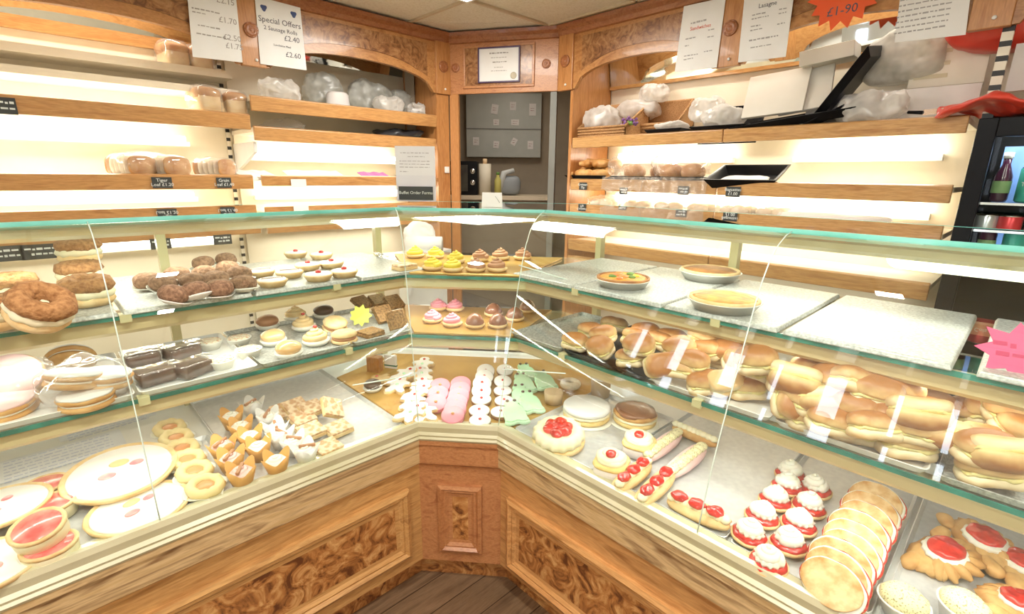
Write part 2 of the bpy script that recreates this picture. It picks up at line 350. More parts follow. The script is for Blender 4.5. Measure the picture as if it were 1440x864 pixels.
# kitchen room seen through the doorway
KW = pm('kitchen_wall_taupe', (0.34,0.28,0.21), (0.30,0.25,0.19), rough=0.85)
cfx, cfy = math.cos(YAW), math.sin(YAW)
def kpt(k, s): return (cfx*k+cfy*s, cfy*k-cfx*s)      # k metres ahead of the viewer, s metres to the right
def kbox(mb,k0,k1,s0,s1,z0,z1,mat=0):
    p=[kpt(k0,s0),kpt(k0,s1),kpt(k1,s1),kpt(k1,s0)]; mb.prism(p,z0,z1,mat); return mb
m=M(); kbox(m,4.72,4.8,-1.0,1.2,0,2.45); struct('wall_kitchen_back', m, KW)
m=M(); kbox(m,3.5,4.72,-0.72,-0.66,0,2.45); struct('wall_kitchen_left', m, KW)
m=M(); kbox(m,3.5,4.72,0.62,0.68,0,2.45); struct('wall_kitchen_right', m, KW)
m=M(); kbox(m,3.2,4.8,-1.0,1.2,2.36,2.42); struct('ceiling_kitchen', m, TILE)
area('kitchen_lamp', (*kpt(4.0,0.0),2.3), 0.4,0.4, 3.0, (1,0.9,0.75))

# ================================================================ BACK WALL SHELVING
YP, XP = 2.755, 2.428            # front faces of pelmet and shelf lips
TAGC = 'black chalk price tag'
def shelf_left(t, x0, x1, zb, zt, lip=True, y1=YW-0.01):
    m=M(); m.box(x0,x1,YP+0.02,y1,zt-0.03,zt-0.01); s=m.build('shelf',SHELFW,t)
    if lip:
        m=M(); m.hexa([(x0,YP+0.006,zb),(x1,YP+0.006,zb),(x1,YP+0.022,zb),(x0,YP+0.022,zb)],[(x0,YP,zt-0.006),(x1,YP,zt-0.006),(x1,YP+0.022,zt),(x0,YP+0.022,zt)]); m.build('shelf_lip',LIPX,s,0.003)
def shelf_right(t, y0, y1, zb, zt, lip=True):
    m=M(); m.box(XP+0.02,XW-0.01,y0,y1,zt-0.03,zt-0.01); s=m.build('shelf',SHELFW,t)
    if lip:
        m=M(); m.hexa([(XP+0.006,y0,zb),(XP+0.022,y0,zb),(XP+0.022,y1,zb),(XP+0.006,y1,zb)],[(XP,y0,zt-0.006),(XP+0.022,y0,zt),(XP+0.022,y1,zt),(XP,y1,zt-0.006)]); m.build('shelf_lip',LIPY,s,0.003)
def tube_x(t,x0,x1,y,z,on=True):
    m=M(); m.tube([(x0,y,z),(x1,y,z)],0.013,12); b=m.build('lamp_tube',TUBE,t)
    m=M(); m.box(x0-0.02,x1+0.02,y+0.012,y+0.045,z-0.035,z-0.0135); m.build('lamp_fitting',WHITE,t)
def tube_y(t,y0,y1,x,z):
    m=M(); m.tube([(x,y0,z),(x,y1,z)],0.017,12); b=m.build('lamp_tube',TUBE,t)
    m=M(); m.box(x+0.0,x+0.04,y0-0.02,y1+0.02,z-0.045,z-0.0175); m.build('lamp_fitting',WHITE,t)
def back_panel_x(t,x0,x1,z0,z1):
    m=M(); m.box(x0,x1,YW-0.012,YW-0.003,z0,z1); m.build('back_panel',WALLB,t)
SLOT=bpy.data.materials.new('slotted_metal'); SLOT.use_nodes=True
def _slot():
    nt=SLOT.node_tree; b=nt.nodes['Principled BSDF']; tc=nt.nodes.new('ShaderNodeTexCoord'); sp=nt.nodes.new('ShaderNodeSeparateXYZ'); nt.links.new(tc.outputs['Object'],sp.inputs[0])
    a=nt.nodes.new('ShaderNodeMath'); a.operation='MULTIPLY'; a.inputs[1].default_value=22; nt.links.new(sp.outputs['Z'],a.inputs[0])
    c=nt.nodes.new('ShaderNodeMath'); c.operation='FRACT'; nt.links.new(a.outputs[0],c.inputs[0])
    d=nt.nodes.new('ShaderNodeMath'); d.operation='GREATER_THAN'; d.inputs[1].default_value=0.62; nt.links.new(c.outputs[0],d.inputs[0])
    m=nt.nodes.new('ShaderNodeMixRGB'); m.inputs[1].default_value=(0.80,0.74,0.62,1); m.inputs[2].default_value=(0.02,0.02,0.02,1); nt.links.new(d.outputs[0],m.inputs[0]); nt.links.new(m.outputs[0],b.inputs['Base Color'])
_slot()
# left bay
t=thing('shelving_bay','cream bread shelving with oak lips and lit back at far left','shelving',(0,0,0),0,'wall shelving behind the counter')
back_panel_x(t,-0.75,0.85,0.1,2.1)
shelf_left(t,-0.75,0.85,1.705,1.78); shelf_left(t,-0.75,0.83,1.42,1.49); shelf_left(t,-0.75,0.84,1.195,1.255)
m=M(); m.box(-0.75,0.84,2.93,YW-0.01,1.955,1.97); m.box(-0.75,0.84,2.93,2.94,1.9701,1.99); m.build('upper_shelf',SHELFW,t)
m=M(); m.box(-0.75,0.84,2.86,YW-0.01,1.865,1.88); m.box(-0.75,0.84,2.86,2.87,1.8801,1.895); m.build('upper_shelf',SHELFW,t)
for z in (1.66,1.385): tube_x(t,-0.7,0.62,3.05,z)
tube_x(t,-0.7,0.75,3.07,1.15)
area('shelf_glow',(0.05,3.0,1.69),1.3,0.06,7,WARM,(R(-15),0,0)); area('shelf_glow',(0.05,3.0,1.405),1.3,0.06,6,WARM,(R(-15),0,0))
area('shelf_glow',(0.05,3.0,1.85),1.3,0.06,9,WARM,(R(-15),0,0)); area('shelf_glow',(0.05,2.95,2.25),1.3,0.06,12,WARM,(R(-15),0,0)); area('shelf_glow',(0.05,3.0,1.18),1.3,0.06,7,WARM,(R(-15),0,0))
m=M(); m.box(0.832,0.85,YW-0.022,YW-0.0125,0.2,2.1); m.build('slotted_upright',SLOT,t)
# second left bay
t=thing('shelving_bay','oak-lipped shelving holding carrier bags and papers left of the doorway','shelving',(0,0,0),0,'wall shelving behind the counter')
back_panel_x(t,0.87,1.97,0.1,2.1)
shelf_left(t,0.862,1.965,1.795,1.87); shelf_left(t,0.862,1.955,1.656,1.727); shelf_left(t,0.872,1.955,1.433,1.489); shelf_left(t,0.872,1.955,1.19,1.25)
m=M(); m.box(1.968,1.99,YP+0.03,YW-0.01,0,2.3); m.build('end_panel',OAKZ,t)
m=M(); m.box(1.966,2.062,YP+0.004,YP+0.029,0,1.994); m.build('front_stile',OAKZ,t)
m=M(); m.hexa([(0.86,YP+0.03,1.60),(0.875,YP+0.03,1.60),(0.875,YW-0.02,1.50),(0.86,YW-0.02,1.50)],[(0.86,YP+0.03,1.65),(0.875,YP+0.03,1.65),(0.875,YW-0.02,1.65),(0.86,YW-0.02,1.65)]); m.build('shelf_bracket',WHITE,t)
tube_x(t,0.95,1.85,3.08,1.6); tube_x(t,0.95,1.85,3.08,1.385)
area('shelf_glow',(1.4,3.0,1.41),0.9,0.06,5,WARM,(R(-15),0,0)); area('shelf_glow',(1.4,3.0,1.17),0.9,0.06,9,WARM,(R(-15),0,0)); area('shelf_glow',(1.4,3.0,1.63),0.9,0.06,1.2,WARM,(R(-15),0,0))  # middle glow is added to brighten the low wall; no tube there
# right bays
t=thing('shelving_bay','cream bread shelving with oak lips right of the doorway','shelving',(0,0,0),0,'wall shelving behind the counter')
m=M(); m.box(XW-0.012,XW-0.003,0.20,2.02,0.1,2.1); m.build('back_panel',WALLB,t)
for (ya,yb) in ((1.10,2.02),(0.225,1.095)):
    shelf_right(t,ya,yb,1.665,1.728); shelf_right(t,ya,yb,1.42,1.487); shelf_right(t,ya,yb,1.27,1.325); shelf_right(t,ya,yb,1.05,1.12)
m=M(); m.box(XP+0.006,XW-0.01,2.03,2.05,0,2.3); m.build('end_panel',OAKZ,t)
tube_y(t,0.33,0.86,2.76,1.625); tube_y(t,1.2,1.9,2.76,1.625); tube_y(t,0.33,1.9,2.76,1.38)
for z,pw in ((1.64,6),(1.40,9),(1.245,8),(1.03,3)): area('shelf_glow',(2.72,1.12,z),0.06,1.6,pw,WARM,(0,R(15),0))
area('shelf_glow',(2.60,1.1,2.28),0.06,1.5,12,WARM,(0,R(15),0))
m=M(); m.box(XP+0.02,XP+0.05,0.165,0.195,0.3,2.1)
m.build('slotted_upright',SLOT,t)
# mirrors above the shelving
MIRR = pm('mirror_glass',(0.85,0.9,0.88),(0.85,0.9,0.88),rough=0.03,metal=1)
t=thing('wall_mirror','long mirror above the left bread shelves under the arched pelmet','mirror',(0,0,0))
m=M(); m.hexa([(-0.75,YW-0.03,2.13),(1.96,YW-0.03,2.13),(1.96,YW-0.014,2.13),(-0.75,YW-0.014,2.13)],[(-0.75,YW-0.066,2.335),(1.96,YW-0.066,2.335),(1.96,YW-0.05,2.335),(-0.75,YW-0.05,2.335)]); m.build('mirror_glass',MIRR,t)
m=M(); m.box(-0.75,0.84,YW-0.04,YW-0.014,2.075,2.128); m.build('mirror_trim',LIPX,t)
t=thing('wall_mirror','long mirror above the right shelves under the arched pelmet','mirror',(0,0,0))
m=M(); m.hexa([(XW-0.03,0.2,2.05),(XW-0.014,0.2,2.05),(XW-0.014,2.02,2.05),(XW-0.03,2.02,2.05)],[(XW-0.086,0.2,2.335),(XW-0.07,0.2,2.335),(XW-0.07,2.02,2.335),(XW-0.086,2.02,2.335)]); m.build('mirror_glass',MIRR,t)
m=M(); m.box(XW-0.04,XW-0.014,0.2,2.02,2.03,2.048); m.build('mirror_trim',LIPY,t)

# ================================================================ PELMET (arched fronts above the shelving)
def rosette(mb, x, z, r=0.034):
    prof=[(0.0,0.008),(r*0.18,0.009),(r*0.3,0.004),(r*0.42,0.007),(r*0.8,0.007),(r*0.86,0.003),(r*0.95,0.008),(r,0.0)]
    s0=len(mb.v); mb.lathe(prof,28,0,0,0,wob=lambda a,i:1+(0.12*math.cos(8*a) if i in (3,4) else 0)); mb.xf((x,0,z),(R(90),0,0),1,s0)
def arch_poly(x0,x1,zb,zs,zp,zt,n=22):
    pts=[(x0,zt),(x0,zb),(x0+0.0,zs)]
    P=[]; cx=(x0+x1)/2; hw=(x1-x0)/2
    for i in range(n+1):
        u=-1+2*i/n; P.append((cx+hw*u, zs+(zp-zs)*math.sqrt(max(0,1-(abs(u))**2.3))))
    return P
def pelmet_bay(label, orient, a, b, post_at):
    """orient 'x': face on Y=YP running along X; 'y': face on X=XP running along Y. Built in local coords: x along run, y=0 front (towards viewer -y)."""
    t=thing('arched_pelmet',label,'pelmet',(0,0,0),0,'arched burl pelmets over the shelving')
    L=b-a; z0=2.0; zt=2.30
    P=arch_poly(0.02,L-0.02,z0,2.0,2.118,zt)
    def strip(y0,y1,low,top):
        mb=M(); n=len(low)
        v=[(x,y0,z) for x,z in low]+[(x,y0,z) for x,z in top]+[(x,y1,z) for x,z in low]+[(x,y1,z) for x,z in top]; f=[]
        for i in range(n-1):
            f.append((i,i+1,n+i+1,n+i)); f.append((2*n+i,3*n+i,3*n+i+1,2*n+i+1)); f.append((i,2*n+i,2*n+i+1,i+1)); f.append((n+i,n+i+1,3*n+i+1,3*n+i))
        f.append((0,n,3*n,2*n)); f.append((n-1,3*n-1,4*n-1,2*n-1)); mb.add(v,f); return mb
    parts=[]
    body=strip(0.0,0.02,P,[(x,zt) for x,z in P]); body.box(0,0.02,0,0.02,z0,zt); body.box(L-0.02,L,0,0.02,z0,zt)
    parts.append((body,'pelmet_board',OAKP))
    parts.append((strip(-0.008,0.0,P,[(x,z+0.032) for x,z in P]),'arch_trim',OAKP))
    Q=[(x,z) for x,z in arch_poly(0.06,L-0.06,z0,2.035,2.172,zt)]
    parts.append((strip(-0.004,0.0,Q,[(x,2.272) for x,z in Q]),'burl_panel',BURL2))
    return t,parts
def mount(mb,orient,a,b):
    # local (x along run, -y toward viewer) to world
    if orient=='x': mb.xf((a,YP,0))
    else:
        for i,p in enumerate(mb.v): mb.v[i]=Vector((XP+p.y, b-p.x, p.z))
    return mb
for (label,ori,a,b) in (('arched oak pelmet with burl panel above the far left shelves','x',-0.20,0.84),('arched oak pelmet with burl panel just left of the doorway','x',0.95,1.96),
                        ('arched oak pelmet with burl panel just right of the doorway','y',1.17,2.03),('arched oak pelmet with burl panel at the right, behind the red price star','y',0.285,1.06),
                        ('burl pelmet at the right edge above the fridge','y',-0.6,0.175)):
    t,parts=pelmet_bay(label,ori,a,b,None)
    for mb,nm,mat in parts: mount(mb,ori,a,b).build(nm,mat,t)
for (label,ori,c,hw) in (('oak pilaster with carved rosette between the two white posters','x',0.895,0.055),('oak pilaster with rosette at the left side of the door header','x',2.015,0.055),
                      ('oak pilaster with rosette at the right side of the door header','y',2.085,0.055),('oak pilaster with rosette between the two framed menus','y',1.113,0.055),('pale oak pilaster with a white knob beside the fridge','y',0.23,0.055)):
    t=thing('pilaster',label,'pilaster',(0,0,0),0,'pilasters of the pelmet')
    m=M(); m.box(-hw,hw,-0.012,0.02,1.995,2.30); mount(m,ori,c,c).build('board',OAKZ,t,0.003)
    m=M(); rosette(m,0,2.155); 
    for i,p in enumerate(m.v): m.v[i]=p+Vector((0,-0.013,0))
    mount(m,ori,c,c).build('rosette',REDW,t)
    m=M(); m.blob(0.01,-0.016,2.025,0.007,0.006,0.007,nu=10,nv=6); mount(m,ori,c,c).build('knob',WHITE,t)
# crown moulding
hl=Vector((2.067,YP)); hr=Vector((XP,2.149))
def crownseg(mb,p,q,n):
    prof=[(0.0,2.29),(-0.012,2.295),(-0.02,2.315),(-0.035,2.33),(-0.04,2.349),(0.02,2.349),(0.02,2.29)]
    v=[]; 
    for e in (p,q):
        for (d,z) in prof: v.append((e[0]-n[0]*(-d)*1.0, e[1]-n[1]*(-d), z))
    k=len(prof); mb.add(v,[(i,(i+1)%k,(i+1)%k+k,i+k) for i in range(k)]+[tuple(range(k-1,-1,-1)),tuple(range(k,2*k))])
fn=Vector((hl.y-hr.y, hr.x-hl.x)).normalized()
t=thing('crown_moulding','red-brown crown moulding along the top of the pelmet under the ceiling','moulding')
m=M(); crownseg(m,(-0.75,YP),(hl.x+0.01,YP),(0,1)); m.build('left_length',REDW,t)
m=M(); crownseg(m,(hl.x,hl.y),(hr.x,hr.y),(fn.x,fn.y)); m.build('middle_length',REDW,t)
m=M(); crownseg(m,(XP,hr.y+0.01),(XP,-0.75),(1,0)); m.build('right_length',REDW,t)
# door header, built along the diagonal
t=thing('door_header','oak door header with burl panel and framed certificate on it','door header',(hl.x,hl.y,0),math.atan2(hr.y-hl.y,hr.x-hl.x))
DL=(hr-hl).length
m=M(); m.box(0,DL,0,0.025,2.0,2.30); m.build('board',OAKD,t,0.003)
m=M(); m.box(0.11,DL-0.16,-0.006,0,2.045,2.262); m.build('burl_panel',BURL2,t)
m=M(); 
for (x0,x1,z0,z1) in ((0.095,DL-0.145,2.03,2.045),(0.095,DL-0.145,2.262,2.277),(0.095,0.11,2.045,2.262),(DL-0.16,DL-0.145,2.045,2.262)): m.box(x0,x1,-0.01,0,z0,z1)
m.build('panel_moulding',OAKD,t,0.003)
m=M(); rosette(m,0.045,2.155,0.028); m.build('rosette',REDW,t); m=M(); rosette(m,DL-0.075,2.155,0.028); m.build('rosette',REDW,t)
for i in range(1): pass
m=M(); m.box(0,0.06,0,0.025,0,2.0); m.build('jamb',OAKZ,t)
m=M(); m.box(DL-0.045,DL-0.005,0.01,0.05,0,2.0); m.build('jamb',pm('grey_door_frame',(0.20,0.20,0.18),rough=0.5),t)
# framed certificate
c=thing('framed_certificate','white certificate in a dark purple frame on the door header','certificate',(hl.x,hl.y,0),math.atan2(hr.y-hl.y,hr.x-hl.x))
PURP=pm('purple_frame',(0.07,0.03,0.09),rough=0.4)
m=M()
for (x0,x1,z0,z1) in ((0.20,0.47,2.058,2.066),(0.20,0.47,2.252,2.26),(0.20,0.208,2.066,2.252),(0.462,0.47,2.066,2.252)): m.box(x0,x1,-0.018,-0.007,z0,z1)
m.build('frame',PURP,c)
m=M(); m.box(0.208,0.462,-0.012,-0.008,2.066,2.252); m.build('certificate_sheet',PAPER,c)
marks('printed_lines',[(-0.06,0.06,0.06,0.008),(-0.05,0.05,0.035,0.004),(-0.04,0.05,0.01,0.007),(-0.03,0.03,-0.02,0.004),(-0.05,0.05,-0.04,0.004)],pm('grey_print',(0.35,0.32,0.3),rough=0.8),c,(0.335,-0.0125,2.165),(R(90),0,0))
m=M(); m.lathe([(0,0.001),(0.017,0.001),(0.02,0)],20); m.xf((0.43,-0.0125,2.095),(R(90),0,0)); m.build('seal',pm('seal_gold',(0.55,0.48,0.35)),c)
# ================================================================ THE COUNTER
UNIT_LABEL={'L':'long left glass serving counter with oak front and burl panel','C':'narrow corner glass counter between the two long ones','R':'long right glass serving counter with oak front and burl panel'}
GP=[(0.004,0.682),(0.022,0.76),(0.04,0.84),(0.064,0.92),(0.09,1.0),(0.118,1.08),(0.146,1.16),(0.168,1.22),(0.192,1.27),(0.222,1.315),(0.262,1.347),(0.305,1.366),(0.345,1.374)]
def offset_prof(gp,d):
    out=[]
    for i,(o,z) in enumerate(gp):
        a=gp[max(0,i-1)]; b=gp[min(len(gp)-1,i+1)]; dx,dz=b[0]-a[0],b[1]-a[1]; l=math.hypot(dx,dz); out.append((o+dz/l*d, z-dx/l*d))
    return out
GIN=offset_prof(GP,0.006)
def tube_profile(c,r,n=10): return [(c[0]+r*math.cos(2*math.pi*i/n),c[1]+r*math.sin(2*math.pi*i/n)) for i in range(n)]
COUNTER={}
def counter(u):
    t=thing('display_counter',UNIT_LABEL[u],'display counter',(0,0,0),0,'glass serving counters'); COUNTER[u]=t
    wd={'L':OAKX,'C':OAKD,'R':OAKY}[u]
    # oak front
    m=M(); sweep(m,u,rect(0.022,0.06,0.105,0.51)); m.build('front_board',wd,t)
    m=M(); sweep(m,u,[(0.004,0.523),(0.022,0.508),(0.05,0.508),(0.05,0.617),(-0.004,0.617),(-0.004,0.60),(0.003,0.597),(0.003,0.53)]); m.build('top_moulding',{'L':OAKMX,'C':OAKD,'R':OAKMY}[u],t)
    m=M(); sweep(m,u,rect(0.075,0.10,0.0,0.105)); m.build('toe_kick',BURL,t)
    # cream rail carrying the glass
    m=M(); sweep(m,u,[(0.045,0.618),(-0.006,0.618),(-0.010,0.626),(-0.004,0.632),(-0.008,0.640),(0.0,0.648),(-0.004,0.668),(0.0,0.682),(0.012,0.683),(0.014,0.676),(0.045,0.672)],False); m.build('glass_rail',CREAM2,t)
    # deck and back
    m=M(); sweep(m,u,rect(0.045,0.80,0.635,0.655)); m.build('deck',WHITE,t)
    m=M(); sweep(m,u,rect(0.78,0.80,0.03,0.635)); m.build('back_board',WHITE,t)
    if u!='C':
        m=M(); sweep(m,u,rect(0.76,0.775,0.655,0.82 if u=='L' else 0.70)); m.build('deck_upstand',WHITE,t)
    else:
        m=M(); sweep(m,u,rect(0.76,0.766,0.655,0.72)); m.build('deck_upstand',GLASS,t)
    # glass shelves, each on a cream rail
    for (o0,z,o1) in ((0.18,1.148,0.72),(0.128,0.944,0.55)):
        m=M(); sweep(m,u,rect(o0+0.004,o1,z,z+0.009)); s=m.build('glass_shelf',GLASS,t)
        m=M(); sweep(m,u,rect(o0,o0+0.004,z-0.001,z+0.0095)); m.build('polished_edge',EDGE,s)
        m=M(); sweep(m,u,[(o0+0.014,z-0.001),(o0+0.016,z-0.034),(o0+0.024,z-0.043),(o0+0.05,z-0.043),(o0+0.05,z-0.001)]); m.build('shelf_rail',SHELFRAIL if u!='C' else CREAM,t)
        m=M(); sweep(m,u,rect(o1-0.03,o1,z-0.03,z-0.001)); m.build('rear_rail',SHELFRAIL,t)
    # top: beam with the lamp, flat glass
    m=M(); sweep(m,u,[(0.375,1.369),(0.372,1.352),(0.382,1.337),(0.40,1.326),(0.45,1.324),(0.46,1.369)]); m.build('lamp_beam',CREAM,t)
    m=M(); sweep(m,u,rect(0.352,0.80,1.370,1.380)); tg=m.build('top_glass',TOPGLASS,t)
    m=M(); sweep(m,u,rect(0.346,0.352,1.368,1.3805)); m.build('polished_edge',EDGET,tg)
    m=M(); sweep(m,u,rect(0.80,0.805,1.370,1.3805)); m.build('polished_edge',EDGET,tg)
    # curved front glass in panes
    splits={'L':[(None,0.0935),(0.0965,None)],'C':[(None,None)],'R':[(None,0.4105),(0.4075,None)]}[u]
    for (a,b) in splits:
        m=M(); prof=GP+GIN[::-1]; n=len(GP)
        v=[]
        for which,ov in ((0,a),(1,b)):
            for (o,z) in prof:
                p=run(u,o,which)
                if ov is not None: p=(ov,p[1]) if u=='L' else (p[0],ov)
                v.append((p[0],p[1],z))
        k=len(prof); f=[(i,(i+1)%k,(i+1)%k+k,i+k) for i in range(k)]
        fo=f[:n-1]; fi=f[n:2*n-1]; fe=[f[n-1],f[2*n-1]]; ends=[(base+i,base+i+1,base+k-2-i,base+k-1-i) for base in (0,k) for i in range(n-1)]
        m.add(v,fo,True); m.add(v,fi,True); m.add(v,fe+ends,False); g=m.build('front_glass',GLASS,t)
    # pale pane edges at joints
    j={'L':[('x',0.095)],'R':[('y',0.409)],'C':[('l',0),('r',0)]}[u]
    for kind,val in j:
        m=M(); pts=[]
        for (o,z) in GP:
            if kind=='x': p=(val,YL+o)
            elif kind=='y': p=(XR+o,val)
            elif kind=='l': p=corner_left(o)
            else: p=corner_right(o)
            pts.append((p[0],p[1],z))
        m.tube([Vector(p)+Vector((0.003 if kind!='x' else 0,0.003 if kind!='y' else 0,0)) for p in pts],0.0016,6); m.build('pane_joint',EDGEC,t)
    # posts at the back
    for q in ({'L':[-0.5,0.3,1.12],'C':[],'R':[1.28,0.7,-0.3]}[u]):
        m=M()
        if u=='L': m.box(q-0.014,q+0.014,YL+0.735,YL+0.765,0.655,1.37)
        else: m.box(XR+0.735,XR+0.765,q-0.014,q+0.014,0.655,1.37)
        m.build('rear_post',CREAM,t)
    # shelf clips
    for q in ({'L':[0.12,0.66],'C':[],'R':[0.95,0.5]}[u]):
        for (o,z) in ((0.176,1.140),(0.124,0.936)):
            m=M()
            if u=='L': m.box(q-0.012,q+0.012,YL+o,YL+o+0.03,z,z+0.02)
            else: m.box(XR+o,XR+o+0.03,q-0.012,q+0.012,z,z+0.02)
            m.build('shelf_clip',CREAM,t)
    return t
for u in 'LCR': counter(u)
# fielded burl panels with mitred moulding
def frame_panel(u,a0,a1,z0,z1,wd=0.055):
    t=COUNTER[u]; ws={'L':OAKX,'C':OAKD,'R':OAKY}[u]
    def P(s,z,d):
        if u=='L': return (s,YL+0.022+d,z)
        if u=='R': return (XR+0.022+d,s,z)
        cl=corner_left(0.022); cr=corner_right(0.022); k=s; return (cl[0]+(cr[0]-cl[0])*k+NX*d, cl[1]+(cr[1]-cl[1])*k+NY*d, z)
    sx = wd if u!='C' else wd/0.29
    sg = 1 if a1>a0 else -1
    prof=[(0,0),(0.0,-0.014),(0.25,-0.020),(0.42,-0.010),(0.55,-0.012),(0.75,-0.004),(1.0,-0.003),(1.0,0.0)]
    corners=[(a0,z0),(a1,z0),(a1,z1),(a0,z1)]; dirs=[(1,1),(-1,1),(-1,-1),(1,-1)]
    m=M(); v=[]
    for (c,d) in zip(corners,dirs):
        for (r,h) in prof: v.append(P(c[0]+d[0]*sg*sx*r, c[1]+d[1]*wd*r, h))
    k=len(prof); f=[]
    for i in range(4):
        i2=(i+1)%4
        for jj in range(k-1): f.append((i*k+jj,i2*k+jj,i2*k+jj+1,i*k+jj+1))
    m.add(v,f); m.build('panel_moulding',ws,t)
    m=M(); s0=a0+sg*sx; s1=a1-sg*sx
    m.hexa([P(s0,z0+wd,0),P(s1,z0+wd,0),P(s1,z0+wd,-0.003),P(s0,z0+wd,-0.003)],[P(s0,z1-wd,0),P(s1,z1-wd,0),P(s1,z1-wd,-0.003),P(s0,z1-wd,-0.003)]); m.build('burl_panel',BURL,t)
frame_panel('L',-0.62,0.785,0.155,0.435); frame_panel('C',0.23,0.77,0.155,0.435,0.05); frame_panel('R',1.075,-0.6,0.135,0.42)
# lamps in the beams; the glowing right-hand tube imitates a ceiling light's reflection
t=COUNTER['R']; m=M(); m.tube([(XR+0.475,0.20,1.32),(XR+0.475,-0.7,1.32)],[0.026]*2,16); m.blob(XR+0.475,0.20,1.32,0.026,0.03,0.026); m.build('reflection_tube',TUBE2,t)
def case_light(c,sx,sy,p,rot): area('case_light',c,sx,sy,p*0.5,(1.0,0.97,0.86),rot)
case_light((0.1,YL+0.44,1.318),1.5,0.03,5.5,(0,0,0)); case_light((XR+0.44,0.15,1.318),0.03,1.5,5,(0,0,0))
case_light((1.22,1.62,1.315),0.5,0.03,1.1,(0,0,FACET))
case_light((0.2,YL+0.24,1.10),1.4,0.02,3.2,(0,0,0)); case_light((XR+0.24,0.2,1.10),0.02,1.5,1.5,(0,0,0)); case_light((1.07,1.42,1.10),0.35,0.02,1.2,(0,0,FACET))  # no lamps here: fill lights added under the top shelf to brighten the food
case_light((0.2,YL+0.20,0.90),1.3,0.02,2.6,(0,0,0)); case_light((XR+0.20,0.2,0.90),0.02,1.5,4,(0,0,0)); case_light((1.03,1.38,0.90),0.32,0.02,1.5,(0,0,FACET))  # more added fill under the middle shelf, brightening the deck
# glass stays (clear rods) between corner and long units
def stay(a,b,lab):
    m=M(); m.tube([a,b],0.0022,6); tag(m.build('glass_stay',EDGEC),lab,'glass stay',None)
stay((1.042,1.127,0.876),(1.20,0.985,0.86),'thin clear rod inside the case right of the corner, above the cakes')
stay((0.842,1.36,0.836),(0.69,1.50,0.80),'thin clear rod inside the case left of the corner, above the gold board')
stay((1.165,1.18,1.205),(1.25,1.02,1.165),'thin clear rod crossing the first empty tray on the top right shelf')

# ================================================================ TRAYS
DK, TP, MD = 0.655, 1.157, 0.953
def tray(label, x0,x1,y0,y1,z, mat=None, h=0.014, lip=0.008, group='aluminium display trays', name='display_tray', cat='tray'):
    cx,cy=(x0+x1)/2,(y0+y1)/2; hx,hy=abs(x1-x0)/2,abs(y1-y0)/2
    m=M(); r=0.012
    def rr(k,zz):
        out=[]
        for (sx,sy,a0) in ((1,1,0),(-1,1,90),(-1,-1,180),(1,-1,270)):
            for a in (0,45,90):
                out.append(((hx-k-r)*sx+r*math.cos(R(a0+a)),(hy-k-r)*sy+r*math.sin(R(a0+a)),zz))
        return out
    rings=[rr(lip,0),rr(0,h),rr(0.002,h+0.0008),rr(lip+0.002,0.003)]
    v=sum(rings,[]); n=12; f=[tuple(range(n-1,-1,-1))]
    for q in range(3):
        for i in range(n): f.append((q*n+i,q*n+(i+1)%n,(q+1)*n+(i+1)%n,(q+1)*n+i))
    f.append(tuple(3*n+i for i in range(n)))
    m.add(v,f); o=m.build(name,mat or SILVER); o.location=(cx,cy,z)
    return tag(o,label,cat,group)
# boards with raised flat top (upturned trays) on the top shelf
def slab(label,x0,x1,y0,y1,z,mat=None,h=0.012,group='upturned trays on the top shelf'):
    m=M(); hx,hy=abs(x1-x0)/2,abs(y1-y0)/2
    m.hexa([(-hx,-hy,0),(hx,-hy,0),(hx,hy,0),(-hx,hy,0)],[(-hx+.004,-hy+.004,h),(hx-.004,-hy+.004,h),(hx-.004,hy-.004,h),(-hx+.004,hy-.004,h)])
    o=m.build('upturned_tray',mat or SILVER,None,0.003); o.location=((x0+x1)/2,(y0+y1)/2,z); return tag(o,label,'tray',group)
tray('silver deck tray under the iced nut squares, left of the corner',0.30,0.80,YL+0.05,YL+0.74,DK,SILVER2)
tray('silver deck tray at left under the two big white iced tarts',-0.22,0.29,YL+0.05,YL+0.42,DK,SILVER2)
tray('silver deck tray at the far left edge of the left counter',-0.72,-0.23,YL+0.05,YL+0.42,DK,SILVER2)
tray('silver deck tray under the strawberry cream cake and the white iced cake',XR+0.05,XR+0.52,0.745,1.085,DK,SILVER2)
tray('silver deck tray under the eclairs and cream fingers',XR+0.05,XR+0.66,0.36,0.735,DK,SILVER2)
tray('silver deck tray under the strawberry cream tarts and the pastry slices',XR+0.05,XR+0.66,0.07,0.35,DK,SILVER2)
tray('silver deck tray at the right edge under the strawberry danishes',XR+0.05,XR+0.66,-0.45,0.06,DK,SILVER2)
for (l,a,b) in (('upturned silver tray at the corner end of the top right shelf, empty',0.965,1.235),('silver tray with the vegetable quiche on it',0.65,0.957),('silver tray under the two golden cheese pies',0.355,0.642),('wide empty silver tray right of the golden pies',0.05,0.345),('silver tray at the right edge under the pink price star',-0.4,0.018)):
    slab(l,XR+0.175,XR+0.70,a,b,TP)
for (l,a,b) in (('silver tray under the crumb-coated cream rings',-0.5,0.108),('silver tray under the brown coconut buns',0.116,0.412),('silver tray under the white iced cherry tarts',0.418,0.735),('empty silver tray holding the serving tongs',0.743,1.01)):
    slab(l,a,b,YL+0.175,YL+0.70,TP)
for (l,a,b,mt) in (('empty dull silver tray on the middle right shelf next to the corner',0.965,1.20,SILVER),('tray under the first bread rolls on the middle right shelf',0.65,0.957,BLACK),('tray in the middle of the right shelf full of filled rolls',0.33,0.642,WHITE),('white tray under the dense pile of rolls, middle right shelf',0.045,0.322,WHITE),('silver tray under the rolls at the right edge of the middle shelf',-0.4,0.035,SILVER)):
    tray(l,XR+0.135,XR+0.54,a,b,MD,mt)
